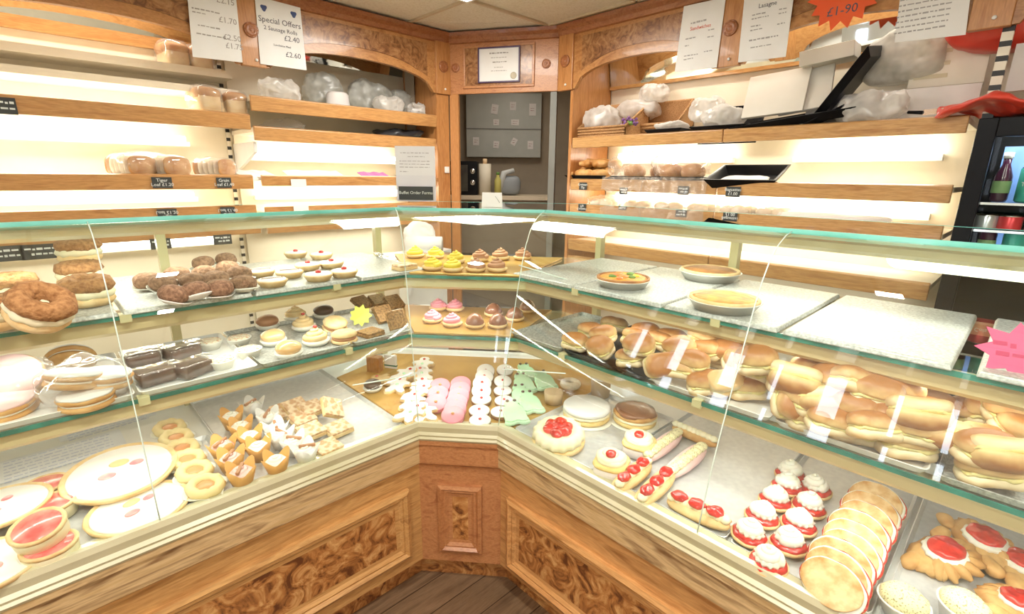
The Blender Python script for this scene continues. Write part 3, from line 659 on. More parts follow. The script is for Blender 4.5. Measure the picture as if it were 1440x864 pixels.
for (l,a,b,mt) in (('white tray under the bagged iced biscuits at far left, middle shelf',-0.5,0.106,WHITE),('white tray under the wrapped brownies and speckled cakes',0.114,0.392,WHITE),('silver tray under the whirl biscuits, middle left shelf',0.40,0.675,SILVER),('silver tray under the flapjack squares',0.683,0.90,SILVER)):
    tray(l,a,b,YL+0.135,YL+0.54,MD,mt)
# gold boards of the corner unit
def gold(label,o0,o1,z,ins=0.03):
    cl0,cr0,cl1,cr1=corner_left(o0),corner_right(o0),corner_left(o1),corner_right(o1)
    def lerp(a,b,t): return (a[0]+(b[0]-a[0])*t,a[1]+(b[1]-a[1])*t)
    w0=math.dist(cl0,cr0); w1=math.dist(cl1,cr1)
    q=[lerp(cl0,cr0,ins/w0),lerp(cr0,cl0,ins/w0),lerp(cr1,cl1,ins/w1),lerp(cl1,cr1,ins/w1)]
    m=M(); m.prism(q,z,z+0.008); tag(m.build('gold_board',GOLD,None,0.002),label,'cake board','gold boards in the corner case')
m=M(); m.prism([(0.812,YL+0.055),corner_left(0.055),corner_right(0.055),(XR+0.055,1.092),(XR+0.60,1.092),corner_right(0.70),corner_left(0.70),(0.812,YL+0.60)],DK+0.0002,DK+0.008); tag(m.build('gold_board',GOLD,None,0.002),'gold board on the corner deck under the iced biscuits','cake board','gold boards in the corner case')
gold('gold board on the top corner shelf under yellow and chocolate whirls',0.19,0.60,TP+0.0005,0.02)
gold('gold board on the middle corner shelf under pink and chocolate cakes',0.14,0.50,MD+0.0005,0.02)
# ================================================================ FOOD MATERIALS
DOUGH = pm('baked_crust', (0.72,0.44,0.17), (0.55,0.27,0.08), scale=25, rough=0.6, bump=0.4, bscale=60)
DOUGHL = pm('pale_pastry', (0.86,0.66,0.36), (0.76,0.50,0.22), scale=30, rough=0.65, bump=0.4, bscale=70)
SPONGE = pm('yellow_sponge', (0.86,0.66,0.30), (0.80,0.55,0.20), scale=60, rough=0.8, bump=0.4)
CRUMB = pm('brown_crumb_coating', (0.30,0.13,0.045), (0.52,0.27,0.11), scale=90, rough=0.9, bump=1.0, bscale=160)
CRUMBD = pm('dark_coconut_crumb', (0.20,0.105,0.06), (0.38,0.22,0.13), scale=120, rough=0.9, bump=1.0, bscale=200)
CREAMY = pm('piped_cream', (0.90,0.84,0.62), (0.88,0.80,0.54), scale=12, rough=0.5, sss=0.15)
CREAMW = pm('whipped_white_cream', (0.90,0.88,0.80), (0.88,0.85,0.74), scale=12, rough=0.5, sss=0.15)
CUSTARD = pm('yellow_icing', (0.84,0.68,0.07), (0.80,0.62,0.05), scale=10, rough=0.5)
ICING = pm('white_icing', (0.90,0.88,0.85), (0.86,0.83,0.80), scale=10, rough=0.35)
PINKI = pm('pink_icing', (0.88,0.34,0.42), (0.84,0.28,0.36), scale=10, rough=0.4)
PINKP = pm('pale_pink_icing', (0.82,0.58,0.55), (0.78,0.50,0.48), scale=8, rough=0.4)
GREENI = pm('mint_green_icing', (0.52,0.82,0.52), (0.62,0.88,0.64), scale=10, rough=0.4)
CHOC = pm('milk_chocolate', (0.26,0.10,0.05), (0.34,0.15,0.08), scale=16, rough=0.25, coat=0.4)
CHOCW = pm('chocolate_buttercream', (0.50,0.25,0.13), (0.42,0.19,0.09), scale=12, rough=0.5)
DCHOC = pm('dark_chocolate', (0.07,0.035,0.02), (0.12,0.06,0.04), scale=30, rough=0.35, bump=0.3)
BISC = pm('brown_biscuit', (0.36,0.19,0.09), (0.28,0.14,0.06), scale=30, rough=0.7, bump=0.3)
JAM = pm('strawberry_glaze', (0.72,0.025,0.02), (0.46,0.008,0.01), scale=55, rough=0.14, coat=0.6, spec=0.7, bump=0.9, bscale=70)
CHERRY = pm('glace_cherry', (0.62,0.03,0.03), (0.45,0.02,0.02), rough=0.15, coat=0.5)
PAPERC = pm('white_baking_paper', (0.86,0.84,0.76), (0.80,0.78,0.70), rough=0.7)
ORANGEP = pm('amber_tulip_paper', (0.78,0.42,0.12), (0.70,0.35,0.09), rough=0.5)
NUT = pm('chopped_nuts', (0.66,0.38,0.20), (0.88,0.68,0.46), scale=70, rough=0.7, bump=1.0, bscale=90, voro=True)
NUTD = pm('dark_flapjack_crumb', (0.18,0.09,0.03), (0.46,0.26,0.10), scale=110, rough=0.6, bump=1.0, bscale=120)
CHEESE = pm('baked_cheese', (0.80,0.44,0.07), (0.60,0.22,0.03), scale=26, rough=0.5, bump=0.8, bscale=45)
CHEESED = pm('browned_cheese', (0.56,0.24,0.06), (0.28,0.10,0.025), scale=22, rough=0.5, bump=0.8, bscale=45)
FOIL = pm('foil_dish', (0.80,0.79,0.74), (0.72,0.71,0.66), rough=0.35, metal=0.5)
GREENV = pm('green_vegetable', (0.10,0.22,0.04), (0.25,0.38,0.08), rough=0.6, bump=0.6)
TOMATO = pm('tomato', (0.80,0.18,0.05), (0.85,0.35,0.08), rough=0.3)
CRUSTB = pm('roll_top_crust', (0.62,0.28,0.07), (0.80,0.52,0.22), scale=9, rough=0.42, lo=0.4, hi=0.7)
CRUSTP = pm('roll_pale_side', (0.88,0.74,0.46), (0.80,0.60,0.30), scale=14, rough=0.7, bump=0.3)
EGG = pm('yellow_filling', (0.86,0.74,0.28), (0.72,0.64,0.30), scale=60, rough=0.5, bump=0.8)
LOAF = pm('brown_loaf_crust', (0.46,0.20,0.07), (0.66,0.38,0.16), scale=12, rough=0.6, bump=0.2)
FLOUR = pm('floured_crumb', (0.86,0.78,0.66), (0.78,0.66,0.52), scale=30, rough=0.8)
LEMON = pm('lemon_cream_piping', (0.86,0.70,0.36), (0.80,0.62,0.28), scale=12, rough=0.5)
PEACH = pm('peach_jam', (0.74,0.36,0.16), (0.70,0.30,0.12), rough=0.3)
REDP = pm('pink_red_jelly', (0.80,0.12,0.12), (0.86,0.36,0.32), scale=28, rough=0.2, coat=0.4)
SPRK = pm('cream_with_sprinkles', (0.84,0.76,0.46), (0.30,0.27,0.10), scale=300, rough=0.6, lo=0.55, hi=0.64)
SPECK = pm('speckled_cake_top', (0.86,0.80,0.60), (0.66,0.26,0.10), scale=170, rough=0.7, lo=0.5, hi=0.6)
KRAFT = pm('kraft_card', (0.72,0.52,0.32), (0.68,0.48,0.28), rough=0.7)
PINKBOX = pm('pale_mauve_case', (0.82,0.74,0.74), rough=0.6)

ORD=['first','second','third','fourth','fifth','sixth','seventh','eighth','ninth','tenth','eleventh','twelfth']
class Kind:
    """a kind of thing: built once with its parts, then copied"""
    def __init__(s, fn, h, r=0.033): s.fn=fn; s.h=h; s.p=None; s.r=r
    def put(s, px, py, z, label, cat, group=None, rz=0.0, tilt=(0,0), sc=1.0, dz=0.0):
        if s.p is None: o=s.fn(); s.p=o
        else: o=copy_tree(s.p)
        k = sc if isinstance(sc,(int,float)) else sc[2]
        dz += s.r*k*(abs(math.sin(tilt[0]))+abs(math.sin(tilt[1])))*0.6 if abs(tilt[0])<1.8 else 0
        p=at(px,py,z+dz+s.h*k/2)
        o.location=(p.x,p.y,z+dz); o.rotation_euler=(tilt[0],tilt[1],rz); o.scale=(sc,sc,sc) if isinstance(sc,(int,float)) else sc
        for k_ in ('group',):
            if k_ in o and not group: del o[k_]
        return tag(o,label,cat,group)
def E(name): 
    o=bpy.data.objects.new(name,None); COL.objects.link(o); o.empty_display_size=0.02; return o
def swirl(mb, r, h, t, turns=3.0, z=0, ridge=0.0, n=12, cx=0, cy=0, top=0.25):
    steps=int(turns*14); pts=[];rr=[]
    for i in range(steps+1):
        u=i/steps; a=2*math.pi*turns*u; q=r*(1-u)**0.85*(1-top)+0.0005; pts.append((cx+q*math.cos(a),cy+q*math.sin(a),z+t*0.7+h*u)); rr.append(t*(1-0.72*u))
    mb.tube(pts,rr,n)
def jit(a): return 1+0.04*math.sin(5*a)
WR=random.Random(4)
# ---- builders
def f_crumb_ring():
    t=E('cream_ring')
    m=M(); m.lathe([(0.018,0.012),(0.03,0.0),(0.052,0.002),(0.060,0.014),(0.056,0.026),(0.02,0.026),(0.018,0.012)],26,cap=False); m.noise(0.002,40,1); m.build('base_bun',DOUGHL,t)
    m=M(); m.lathe([(0.016,0.024),(0.055,0.022),(0.0615,0.034),(0.056,0.046),(0.016,0.046),(0.016,0.024)],30,cap=False,wob=lambda a,i:1+0.03*math.sin(9*a)); m.noise(0.0025,50,2); m.build('cream_filling',CREAMY,t)
    m=M(); m.lathe([(0.015,0.044),(0.056,0.042),(0.063,0.052),(0.057,0.068),(0.040,0.077),(0.024,0.071),(0.017,0.058),(0.015,0.044)],40,cap=False); m.noise(0.0035,70,3); m.noise(0.002,190,5); m.build('crumb_top',CRUMB,t)
    return t
CR=Kind(f_crumb_ring,0.077,0.055)
def f_coconut():
    t=E('coconut_bun')
    m=M(); m.blob(0,0,0.0225,0.034,0.033,0.0225,0.9,1,20,12); m.noise(0.0022,120,3); m.build('crumbed_bun',CRUMBD,t)
    m=M(); m.lathe([(0.018,0.0),(0.034,0.008),(0.037,0.012),(0.035,0.008),(0.019,0.001)],22,wob=lambda a,i:1+(0.16*math.cos(a+2)+0.05*math.cos(5*a) if i in(1,2,3) else 0)); m.build('paper_case',PAPERC,t)
    return t
CB=Kind(f_coconut,0.045)
def f_tart(top):
    def fn():
        t=E('iced_tart')
        m=M(); m.lathe([(0.030,0.0),(0.0385,0.014),(0.0395,0.018),(0.035,0.018),(0.0,0.017)],28,wob=lambda a,i:1+0.015*math.sin(18*a)); m.build('pastry_case',DOUGHL,t)
        m=M(); m.lathe([(0.0365,0.0165),(0.035,0.0205),(0.0,0.0225)],28); m.build('icing',ICING,t)
        if top=='cherry':
            m=M(); m.blob(0,0,0.0245,0.0085,0.0085,0.006,nu=12,nv=7); m.build('cherry',CHERRY,t)
        else:
            m=M(); pts=[(-0.026+0.052*i/20, 0.009*(1 if i%2 else -1), 0.0235) for i in range(21)]; m.tube(pts,0.0012,6); m.build('piped_zigzag',CHOC,t)
        return t
    return fn
TC=Kind(f_tart('cherry'),0.022); TZ=Kind(f_tart('zig'),0.022)
def f_whirl(topmat, basemat=None, jam=False, nm='whirl_cake', dome=False):
    def fn():
        t=E(nm)
        m=M(); m.lathe([(0.028,0.0),(0.037,0.008),(0.037,0.014),(0.03,0.016),(0.0,0.016)],24,wob=lambda a,i:1+0.02*math.sin(11*a)); m.build('biscuit_base',basemat or DOUGHL,t)
        m=M()
        if dome: m.lathe([(0.033,0.014),(0.034,0.020),(0.029,0.033),(0.019,0.045),(0.008,0.052),(0,0.053)],26); m.noise(0.0012,60,2)
        else: m.lathe([(0.030,0.012),(0.029,0.020),(0.022,0.032),(0.012,0.040),(0.0,0.043)],22); swirl(m,0.034,0.030,0.0095,3.0,0.012,top=0.18)
        m.build('icing_dome' if dome else 'piped_swirl',topmat,t)
        if jam: m=M(); m.blob(0,0,0.052,0.006,0.006,0.004,nu=10,nv=6); m.build('jam_spot',CHERRY,t)
        return t
    return fn
WY=Kind(f_whirl(CUSTARD),0.055); WC=Kind(f_whirl(CHOCW),0.055); WP=Kind(f_whirl(PINKI),0.055); WD=Kind(f_whirl(CHOC,None,False,'chocolate_dome',True),0.055)
WJ=Kind(f_whirl(DOUGHL,CREAMW,True,'viennese_whirl'),0.055)
def f_bisc(top,nm,base,cherry):
    def fn():
        t=E(nm)
        m=M(); m.lathe([(0.033,0.0),(0.036,0.003),(0.036,0.012),(0.034,0.014),(0,0.014)],26); m.build('biscuit',base,t)
        m=M(); m.lathe([(0.0355,0.013),(0.036,0.016),(0.033,0.0185),(0,0.0195)],26); m.build('icing',top,t)
        m=M(); m.blob(0,0,0.021,0.0055,0.0055,0.004,nu=10,nv=6); m.build('cherry' if cherry else 'sweet',CHERRY if cherry else PEACH,t)
        return t
    return fn
BP=Kind(f_bisc(PINKI,'iced_biscuit',PINKI,False),0.020); BE=Kind(f_bisc(ICING,'iced_biscuit',BISC,True),0.020)
def f_figure(top,base,dots,nm='figure_biscuit',frog=False):
    def fn():
        t=E(nm)
        out=[(0,0.052),(0.012,0.050),(0.020,0.040),(0.016,0.028),(0.024,0.024),(0.040,0.018),(0.040,0.006),(0.024,0.004),(0.022,-0.012),(0.034,-0.030),(0.028,-0.044),(0.012,-0.040),(0,-0.026)]
        if frog: out=[(0,0.046),(0.008,0.052),(0.018,0.050),(0.020,0.040),(0.016,0.030),(0.026,0.020),(0.030,0.0),(0.030,-0.030),(0.034,-0.044),(0.022,-0.050),(0.01,-0.048),(0.004,-0.044),(0,-0.044)]
        full=out+[(-x,y) for x,y in out[::-1][1:-1]]
        m=M(); m.prism(full,0,0.010); m.build('biscuit',base,t,0.003)
        m=M(); m.prism([(x*0.9,y*0.92) for x,y in full],0.0101,0.0135); m.build('icing',top,t,0.001)
        for (x,y,mt) in dots: q=M(); q.blob(x,y,0.015,0.005,0.005,0.003,nu=8,nv=5); q.build('sweet',mt,t)
        return t
    return fn
FW=Kind(f_figure(ICING,DOUGHL,[(0,0.03,CHERRY),(0,0.0,GREENI)]),0.014); FG=Kind(f_figure(GREENI,GREENI,[(-0.01,0.044,DCHOC),(0.01,0.044,DCHOC)],'frog_biscuit',True),0.014)
FP=Kind(f_figure(DOUGHL,DOUGHL,[(0,0.03,CHERRY)]),0.014)
def f_cake(kind):
    def fn():
        t=E('cream_cake')
        if kind!='tart':
            m=M(); m.lathe([(0.084,0),(0.086,0.001),(0.084,0.002),(0,0.002)],24,wob=lambda a,i:1+0.03*math.sin(3*a+1)); m.build('paper_doily',PAPERC,t)
        m=M(); m.lathe([(0.066,0.0022),(0.074,0.008),(0.075,0.018),(0.070,0.022),(0,0.022)],32); m.noise(0.001,40,1); m.build('sponge_base',DOUGHL if kind=='tart' else SPONGE,t)
        if kind=='tart':
            m=M(); m.lathe([(0.064,0.020),(0.072,0.026),(0.070,0.042),(0.056,0.053),(0.045,0.050),(0,0.046)],60,wob=lambda a,i:1+(0.045*math.sin(16*a) if i in (1,2,3) else 0)); m.noise(0.0015,60,4); m.build('cream_ring',CREAMY,t)
            m=M()
            for (x,y,r) in ((0,0,0.026),(0.022,0.012,0.02),(-0.02,0.014,0.02),(0.0,-0.022,0.02),(0.02,-0.014,0.018),(-0.02,-0.012,0.019),(0,0.026,0.018)): m.blob(x,y,0.053,r,r,0.012,nu=14,nv=8)
            m.noise(0.002,60,2); m.build('strawberry_topping',JAM,t)
        else:
            m=M(); m.lathe([(0.070,0.021),(0.077,0.026),(0.070,0.031),(0,0.031)],32,wob=lambda a,i:1+0.02*math.sin(13*a)); m.build('cream_layer',CREAMY,t)
            if kind=='white':
                m=M(); m.lathe([(0.071,0.030),(0.076,0.036),(0.075,0.044),(0.068,0.050),(0,0.052)],36); m.build('iced_top',ICING,t)
            else:
                m=M(); m.lathe([(0.070,0.030),(0.076,0.037),(0.070,0.046),(0,0.048)],36); m.build('top_bun',DOUGH,t)
                m=M(); m.lathe([(0.072,0.043),(0.067,0.053),(0.045,0.061),(0,0.065)],36,wob=lambda a,i:1+(0.05*math.sin(4*a+1) if i==0 else 0)); m.noise(0.0015,50,2); m.build('chocolate_icing',CHOC,t)
        return t
    return fn
def f_cupcake():
    t=E('cream_cupcake')
    m=M(); m.blob(0,0,0.016,0.034,0.030,0.016,0.3,0.45,20,8); m.build('card_case',PINKBOX,t)
    m=M(); m.blob(0,0,0.034,0.036,0.033,0.008,0.6,0.6,20,8); m.build('sponge',SPONGE,t)
    m=M(); swirl(m,0.030,0.022,0.012,2.3,0.034); m.blob(0,0,0.044,0.030,0.028,0.012,0.8,0.8); m.noise(0.0015,70,3); m.build('whipped_cream',CREAMY,t)
    m=M(); m.blob(-0.006,0,0.060,0.013,0.011,0.009,nu=12,nv=7); m.build('strawberry',JAM,t)
    return t
CC=Kind(f_cupcake,0.066)
def f_eclair(kind):
    def fn():
        t=E('cream_finger')
        L=0.075
        m=M(); m.blob(0,0,0.016,L,0.026,0.016,0.85,0.9,24,10); m.noise(0.0015,35,2); m.build('bun',{'straw':DOUGHL,'sprk':PINKP,'plain':DOUGH,'sugar':DOUGHL}[kind],t)
        m=M()
        for i in range(9):
            x=-L*0.82+L*1.64*i/8; m.blob(x,0,0.032,0.012,0.014 if kind!='sprk' else 0.017,0.011,nu=12,nv=7)
        m.noise(0.001,80,2); m.build('cream_strip',SPRK if kind=='sprk' else CREAMY,t)
        if kind in('straw','sugar'):
            for x in (-0.045,-0.003,0.038): q=M(); q.blob(x,0,0.042,0.020,0.017,0.010,nu=22,nv=12); q.noise(0.003,90,int(x*100)+9); q.build('strawberry',JAM,t)
        if kind!='plain':
            m=M(); m.blob(0,0.016,0.020,L*0.96,0.013,0.016,0.8,0.8,20,8); m.noise(0.001,40,5); m.build('side_flap',DOUGHL if kind!='sprk' else PINKP,t)
        return t
    return fn
def f_mtart():
    t=E('strawberry_cream_tart')
    m=M(); m.lathe([(0.026,0.0),(0.036,0.008),(0.037,0.014),(0.032,0.015),(0,0.014)],26); m.build('pastry_case',DOUGHL,t)
    m=M(); m.lathe([(0.034,0.013),(0.034,0.019),(0.027,0.023),(0,0.023)],26,wob=lambda a,i:1+0.03*math.sin(7*a)); m.build('strawberry_jam',JAM,t)
    m=M(); swirl(m,0.023,0.026,0.0125,2.8,0.020); m.lathe([(0.024,0.022),(0.027,0.030),(0.015,0.040),(0,0.046)],48,wob=lambda a,i:1+0.10*math.sin(12*a)); m.build('whipped_cream',CREAMW,t)
    return t
MT=Kind(f_mtart,0.056)
PUFF = pm('puff_pastry', (0.86,0.64,0.34), (0.58,0.28,0.08), scale=24, rough=0.55, bump=0.5, bscale=60, lo=0.42, hi=0.68)
def f_slice():
    # puff pastry turnover standing on its edge; disc in the local YZ plane, thickness along x
    t=E('cream_puff_slice')
    for nm,mat,x,rx,r,h,sd in (('front_pastry',PUFF,-0.013,0.0065,0.070,0.050,1),('cream_filling',CREAMW,-0.0035,0.0065,0.0735,0.0545,2),('jam_filling',JAM,0.0035,0.0055,0.0745,0.0555,3),('back_pastry',PUFF,0.012,0.0065,0.074,0.055,4)):
        m=M(); m.blob(x,0,0.052,rx,r,h,1.0,0.55,24,18); m.noise(0.0035,30,sd); m.noise(0.0012,110,sd); m.build(nm,mat,t)
    return t
PS=Kind(f_slice,0.104)
def f_danish():
    t=E('strawberry_danish')
    m=M(); m.lathe([(0.035,0.0),(0.062,0.006),(0.066,0.016),(0.050,0.026),(0,0.024)],60,sx=1.0,sy=0.8,wob=lambda a,i:1+0.05*math.sin(17*a)*(1 if math.sin(a)<0.3 else 0.2)+0.10*math.cos(2*a+0.6))
    for k in range(7):
        a=-2.9+0.42*k; pts=[((0.022+0.046*q)*math.cos(a+0.25*q),(0.022+0.046*q)*math.sin(a+0.25*q)*0.85,0.024-0.012*q*q) for q in (0,0.25,0.5,0.75,1.0)]; m.tube(pts,[0.006,0.010,0.011,0.009,0.004],8)
    m.blob(-0.062,0.022,0.016,0.026,0.016,0.013,0.9,0.9,16,8); m.blob(0.055,0.038,0.016,0.024,0.014,0.012); m.noise(0.003,45,2); m.build('folded_pastry',DOUGH,t)
    m=M(); m.lathe([(0.030,0.020),(0.037,0.026),(0.035,0.033),(0,0.036)],36,wob=lambda a,i:1+0.05*math.sin(14*a)); m.build('cream_ring',CREAMW,t)
    m=M(); m.blob(0.002,0,0.036,0.031,0.030,0.010,0.8,1,40,18); m.noise(0.0035,75,4); m.build('strawberry_topping',JAM,t)
    return t
DN=Kind(f_danish,0.045)
def f_tub():
    t=E('cream_trifle_tub')
    m=M(); m.lathe([(0.026,0.0),(0.036,0.030),(0.040,0.034),(0.038,0.036),(0.034,0.031),(0.0,0.030)],28); m.build('paper_tub',ICING,t)
    m=M(); m.lathe([(0.036,0.032),(0.035,0.042),(0.024,0.052),(0,0.057)],30,wob=lambda a,i:1+0.03*math.sin(10*a)); m.noise(0.0015,60,2); m.build('sprinkled_cream',SPRK,t)
    return t
TB=Kind(f_tub,0.057)
def f_pie(top,crust,nm='savoury_pie',veg=False):
    def fn():
        t=E(nm)
        m=M(); m.lathe([(0.074,0),(0.090,0.024),(0.094,0.026),(0.090,0.027),(0.072,0.003),(0,0.003)],40,wob=lambda a,i:1+(0.01*math.sin(40*a) if 0<i<4 else 0)); m.build('foil_dish',FOIL,t)
        m=M(); m.lathe([(0.076,0.004),(0.088,0.024),(0.088,0.033),(0.083,0.034),(0.080,0.028),(0,0.027)],44,wob=lambda a,i:1+(0.012*math.sin(24*a) if i in(2,3) else 0)); m.build('pastry_crust',crust,t)
        m=M(); m.lathe([(0.082,0.028),(0.07,0.033),(0,0.034)],36); m.noise(0.0015,45,3); m.build('baked_filling',top,t)
        if veg:
            for (x,y,r,mt) in ((-0.035,0.02,0.014,GREENV),(0.045,0.0,0.016,GREENV),(0.0,-0.035,0.012,GREENV),(0.005,0.02,0.020,TOMATO),(-0.015,-0.01,0.017,TOMATO),(0.03,0.035,0.014,TOMATO),(-0.05,-0.02,0.012,TOMATO),(0.03,-0.03,0.012,CUSTARD)):
                q=M(); q.blob(x,y,0.035,r,r,0.006,nu=12,nv=6); q.noise(0.002,70,int(x*1000)); q.build('vegetable_piece',mt,t)
        return t
    return fn
ROLLT = baked('roll_top_crust_baked', (0.78,0.55,0.25), (0.42,0.17,0.045), 0.032, 0.054)
ROLLB = baked('roll_base_crust', (0.70,0.46,0.20), (0.88,0.74,0.48), 0.004, 0.018)
def f_roll():
    t=E('filled_roll')
    m=M(); m.blob(0,0,0.015,0.060,0.034,0.015,0.6,0.6,28,10); m.noise(0.003,22,1); m.build('bottom_half',ROLLB,t)
    m=M(); m.blob(0.002,-0.001,0.027,0.059,0.0345,0.005,0.5,0.6,34,6); m.noise(0.005,60,2); m.build('filling',EGG,t)
    m=M(); m.blob(0,0,0.036,0.061,0.036,0.029,0.85,0.72,30,12)
    for i,p in enumerate(m.v):
        if p.z<0.032: m.v[i]=Vector((p.x,p.y,0.031+0.2*(p.z-0.032)))
    m.noise(0.004,20,3); m.noise(0.0012,70,4); m.build('top_half',ROLLT,t)
    return t
RL=Kind(f_roll,0.064,0.04)
def f_krispie():
    t=E('speckled_case_cake')
    m=M(); m.lathe([(0.026,0),(0.035,0.022),(0.038,0.025),(0.035,0.0255),(0.0,0.022)],40,wob=lambda a,i:1+(0.025*math.sin(22*a) if 0<i<4 else 0)); m.build('paper_case',PAPERC,t)
    m=M(); m.lathe([(0.034,0.0235),(0.030,0.028),(0,0.030)],26); m.build('speckled_top',SPECK,t)
    return t
KR=Kind(f_krispie,0.03)
def f_brownie():
    t=E('wrapped_brownie')
    m=M(); m.blob(0,0,0.019,0.042,0.034,0.018,0.22,0.22,24,8); m.noise(0.0012,50,1); m.build('brownie_slab',DCHOC,t)
    m=M(); m.blob(0,0,0.021,0.047,0.038,0.021,0.3,0.3,26,10); m.noise(0.004,45,3); m.blob(0.05,0.01,0.03,0.014,0.025,0.012,0.6,0.6); m.build('film_wrap',FILM2,t)
    return t
BR=Kind(f_brownie,0.04)
def f_square(mat,side,h,nm,base=None):
    def fn():
        t=E(nm)
        m=M(); m.box(-side,side,-side*0.95,side*0.95,0,h*0.6); m.build('tray_bake_base',base or BISC,t,0.002)
        m=M(); m.box(-side*0.99,side*0.99,-side*0.94,side*0.94,h*0.6,h); m.build('nut_topping',mat,t,0.003)
        return t
    return fn
SQ=Kind(f_square(NUT,0.035,0.02,'iced_nut_square',DOUGHL),0.02); FJ=Kind(f_square(NUTD,0.036,0.018,'flapjack_square',NUTD),0.018)
def f_cheesecake():
    t=E('jelly_topped_cheesecake')
    m=M(); m.lathe([(0.044,0),(0.050,0.006),(0.052,0.040),(0.050,0.044),(0.046,0.042),(0,0.040)],34); m.noise(0.0008,30,2); m.build('pale_pastry_wall',CREAMY,t)
    m=M(); m.lathe([(0.0465,0.0405),(0.044,0.044),(0,0.045)],30); m.noise(0.001,50,4); m.build('red_jelly',REDP,t)
    m=M(); m.lathe([(0.0525,0.036),(0.0535,0.043),(0.050,0.046),(0.047,0.043)],34,wob=lambda a,i:1+0.008*math.sin(15*a)); m.build('baked_rim',DOUGHL,t)
    return t
CK=Kind(f_cheesecake,0.046)
PALEJ=pm('jam_under_icing',(0.76,0.22,0.26),(0.86,0.46,0.44),scale=50,rough=0.3)
def f_bigtart():
    t=E('large_iced_tart')
    m=M(); m.lathe([(0.098,0),(0.118,0.010),(0.124,0.022),(0.120,0.025),(0.112,0.020),(0,0.018)],48,wob=lambda a,i:1+0.006*math.sin(30*a)); m.build('golden_pastry',DOUGHL,t)
    m=M(); m.lathe([(0.113,0.0195),(0.108,0.0235),(0,0.026)],40); m.noise(0.001,25,2); m.build('white_icing',ICING,t)
    for (x,y,r,mt) in ((-0.03,-0.015,0.019,PALEJ),(0.035,0.01,0.016,PALEJ),(0.0,0.03,0.022,LEMON)): q=M(); q.blob(x,y,0.026,r,r*0.75,0.003,nu=14,nv=6); q.build('jam_patch',mt,t)
    return t
BT=Kind(f_bigtart,0.026)
def f_lemon():
    t=E('piped_lemon_tart')
    m=M(); m.lathe([(0.024,0),(0.038,0.012),(0.040,0.016),(0.036,0.014),(0,0.010)],24,wob=lambda a,i:1+(0.13*math.cos(4*a) if i>0 else 0)); m.build('tulip_paper',PAPERC,t)
    m=M(); m.tube([(0.026*math.cos(a),0.026*math.sin(a),0.020) for a in [2*math.pi*i/24 for i in range(24)]],[0.0105+0.0015*math.sin(i*2.1) for i in range(24)],8,True); m.noise(0.0015,80,2); m.build('piped_border',LEMON,t)
    m=M(); m.blob(0,0,0.020,0.019,0.017,0.006,nu=16,nv=6); m.build('jam_centre',PEACH,t)
    return t
LT=Kind(f_lemon,0.03)
def f_muffin(top,paper,nm,stick=False,pink=False):
    def fn():
        t=E(nm)
        m=M(); n=32; v=[];f=[]
        for j in range(n):
            a=2*math.pi*j/n; pk=abs(math.cos(2*a))**2
            v+= [(0.021*math.cos(a),0.021*math.sin(a),0),(0.030*math.cos(a),0.030*math.sin(a),0.030),((0.031+0.012*pk)*math.cos(a),(0.031+0.012*pk)*math.sin(a),0.040+0.024*pk),((0.0305+0.011*pk)*math.cos(a),(0.0305+0.011*pk)*math.sin(a),0.040+0.023*pk),(0.0285*math.cos(a),0.0285*math.sin(a),0.032)]
        for j in range(n):
            j2=(j+1)%n
            for i in range(4): f.append((j*5+i,j2*5+i,j2*5+i+1,j*5+i+1))
        f.append(tuple(j*5 for j in range(n-1,-1,-1))); m.add(v,f,True); m.build('tulip_paper',paper,t)
        m=M(); m.lathe([(0.028,0.030),(0.030,0.038),(0.022,0.046),(0,0.050)],26,wob=lambda a,i:1+0.03*math.sin(9*a)); swirl(m,0.022,0.014,0.008,2,0.036); m.build('piped_topping',top,t)
        if stick:
            q=M(); q.box(-0.022,0.022,-0.004,0.004,0.050,0.058); q.xf((0,0,0),(0.0,-0.1,0.4)); q.build('wafer',CHOCW,t,0.001)
        return t
    return fn
MO=Kind(f_muffin(CREAMW,ORANGEP,'tulip_muffin'),0.06); MP=Kind(f_muffin(PINKP,ORANGEP,'tulip_muffin',True),0.06); MW=Kind(f_muffin(CREAMW,ICING,'tulip_muffin',True),0.06)
def f_plain(mat,nm='glazed_bun'):
    def fn():
        t=E(nm)
        m=M(); m.lathe([(0.026,0),(0.036,0.014),(0.034,0.016),(0.0,0.010)],30,wob=lambda a,i:1+0.03*math.sin(16*a)); m.build('paper_case',PAPERC,t)
        m=M(); m.blob(0,0,0.026,0.033,0.033,0.018,nu=20,nv=10); m.noise(0.0015,45,2); m.build('bun',mat,t)
        return t
    return fn
GB=Kind(f_plain(pm('orange_glaze',(0.86,0.50,0.20),(0.80,0.62,0.36),scale=18,rough=0.2,coat=0.5)),0.044)
CS=Kind(f_plain(CHOCW,'chocolate_whirl_cake'),0.044); CDK=Kind(f_plain(DCHOC,'dark_chocolate_cake'),0.044)
def f_sand():
    t=E('sandwich_biscuit')
    m=M(); m.lathe([(0.030,0),(0.036,0.004),(0.034,0.010),(0,0.010)],26,wob=lambda a,i:1+0.03*math.sin(12*a)); m.build('bottom_biscuit',DOUGHL,t)
    m=M(); m.lathe([(0.031,0.010),(0.033,0.014),(0.031,0.019),(0,0.019)],26); m.build('chocolate_filling',CHOCW,t)
    m=M(); m.lathe([(0.033,0.019),(0.035,0.024),(0.026,0.031),(0,0.033)],26,wob=lambda a,i:1+0.03*math.sin(12*a)); m.build('top_biscuit',DOUGHL,t)
    return t
SB=Kind(f_sand,0.033)
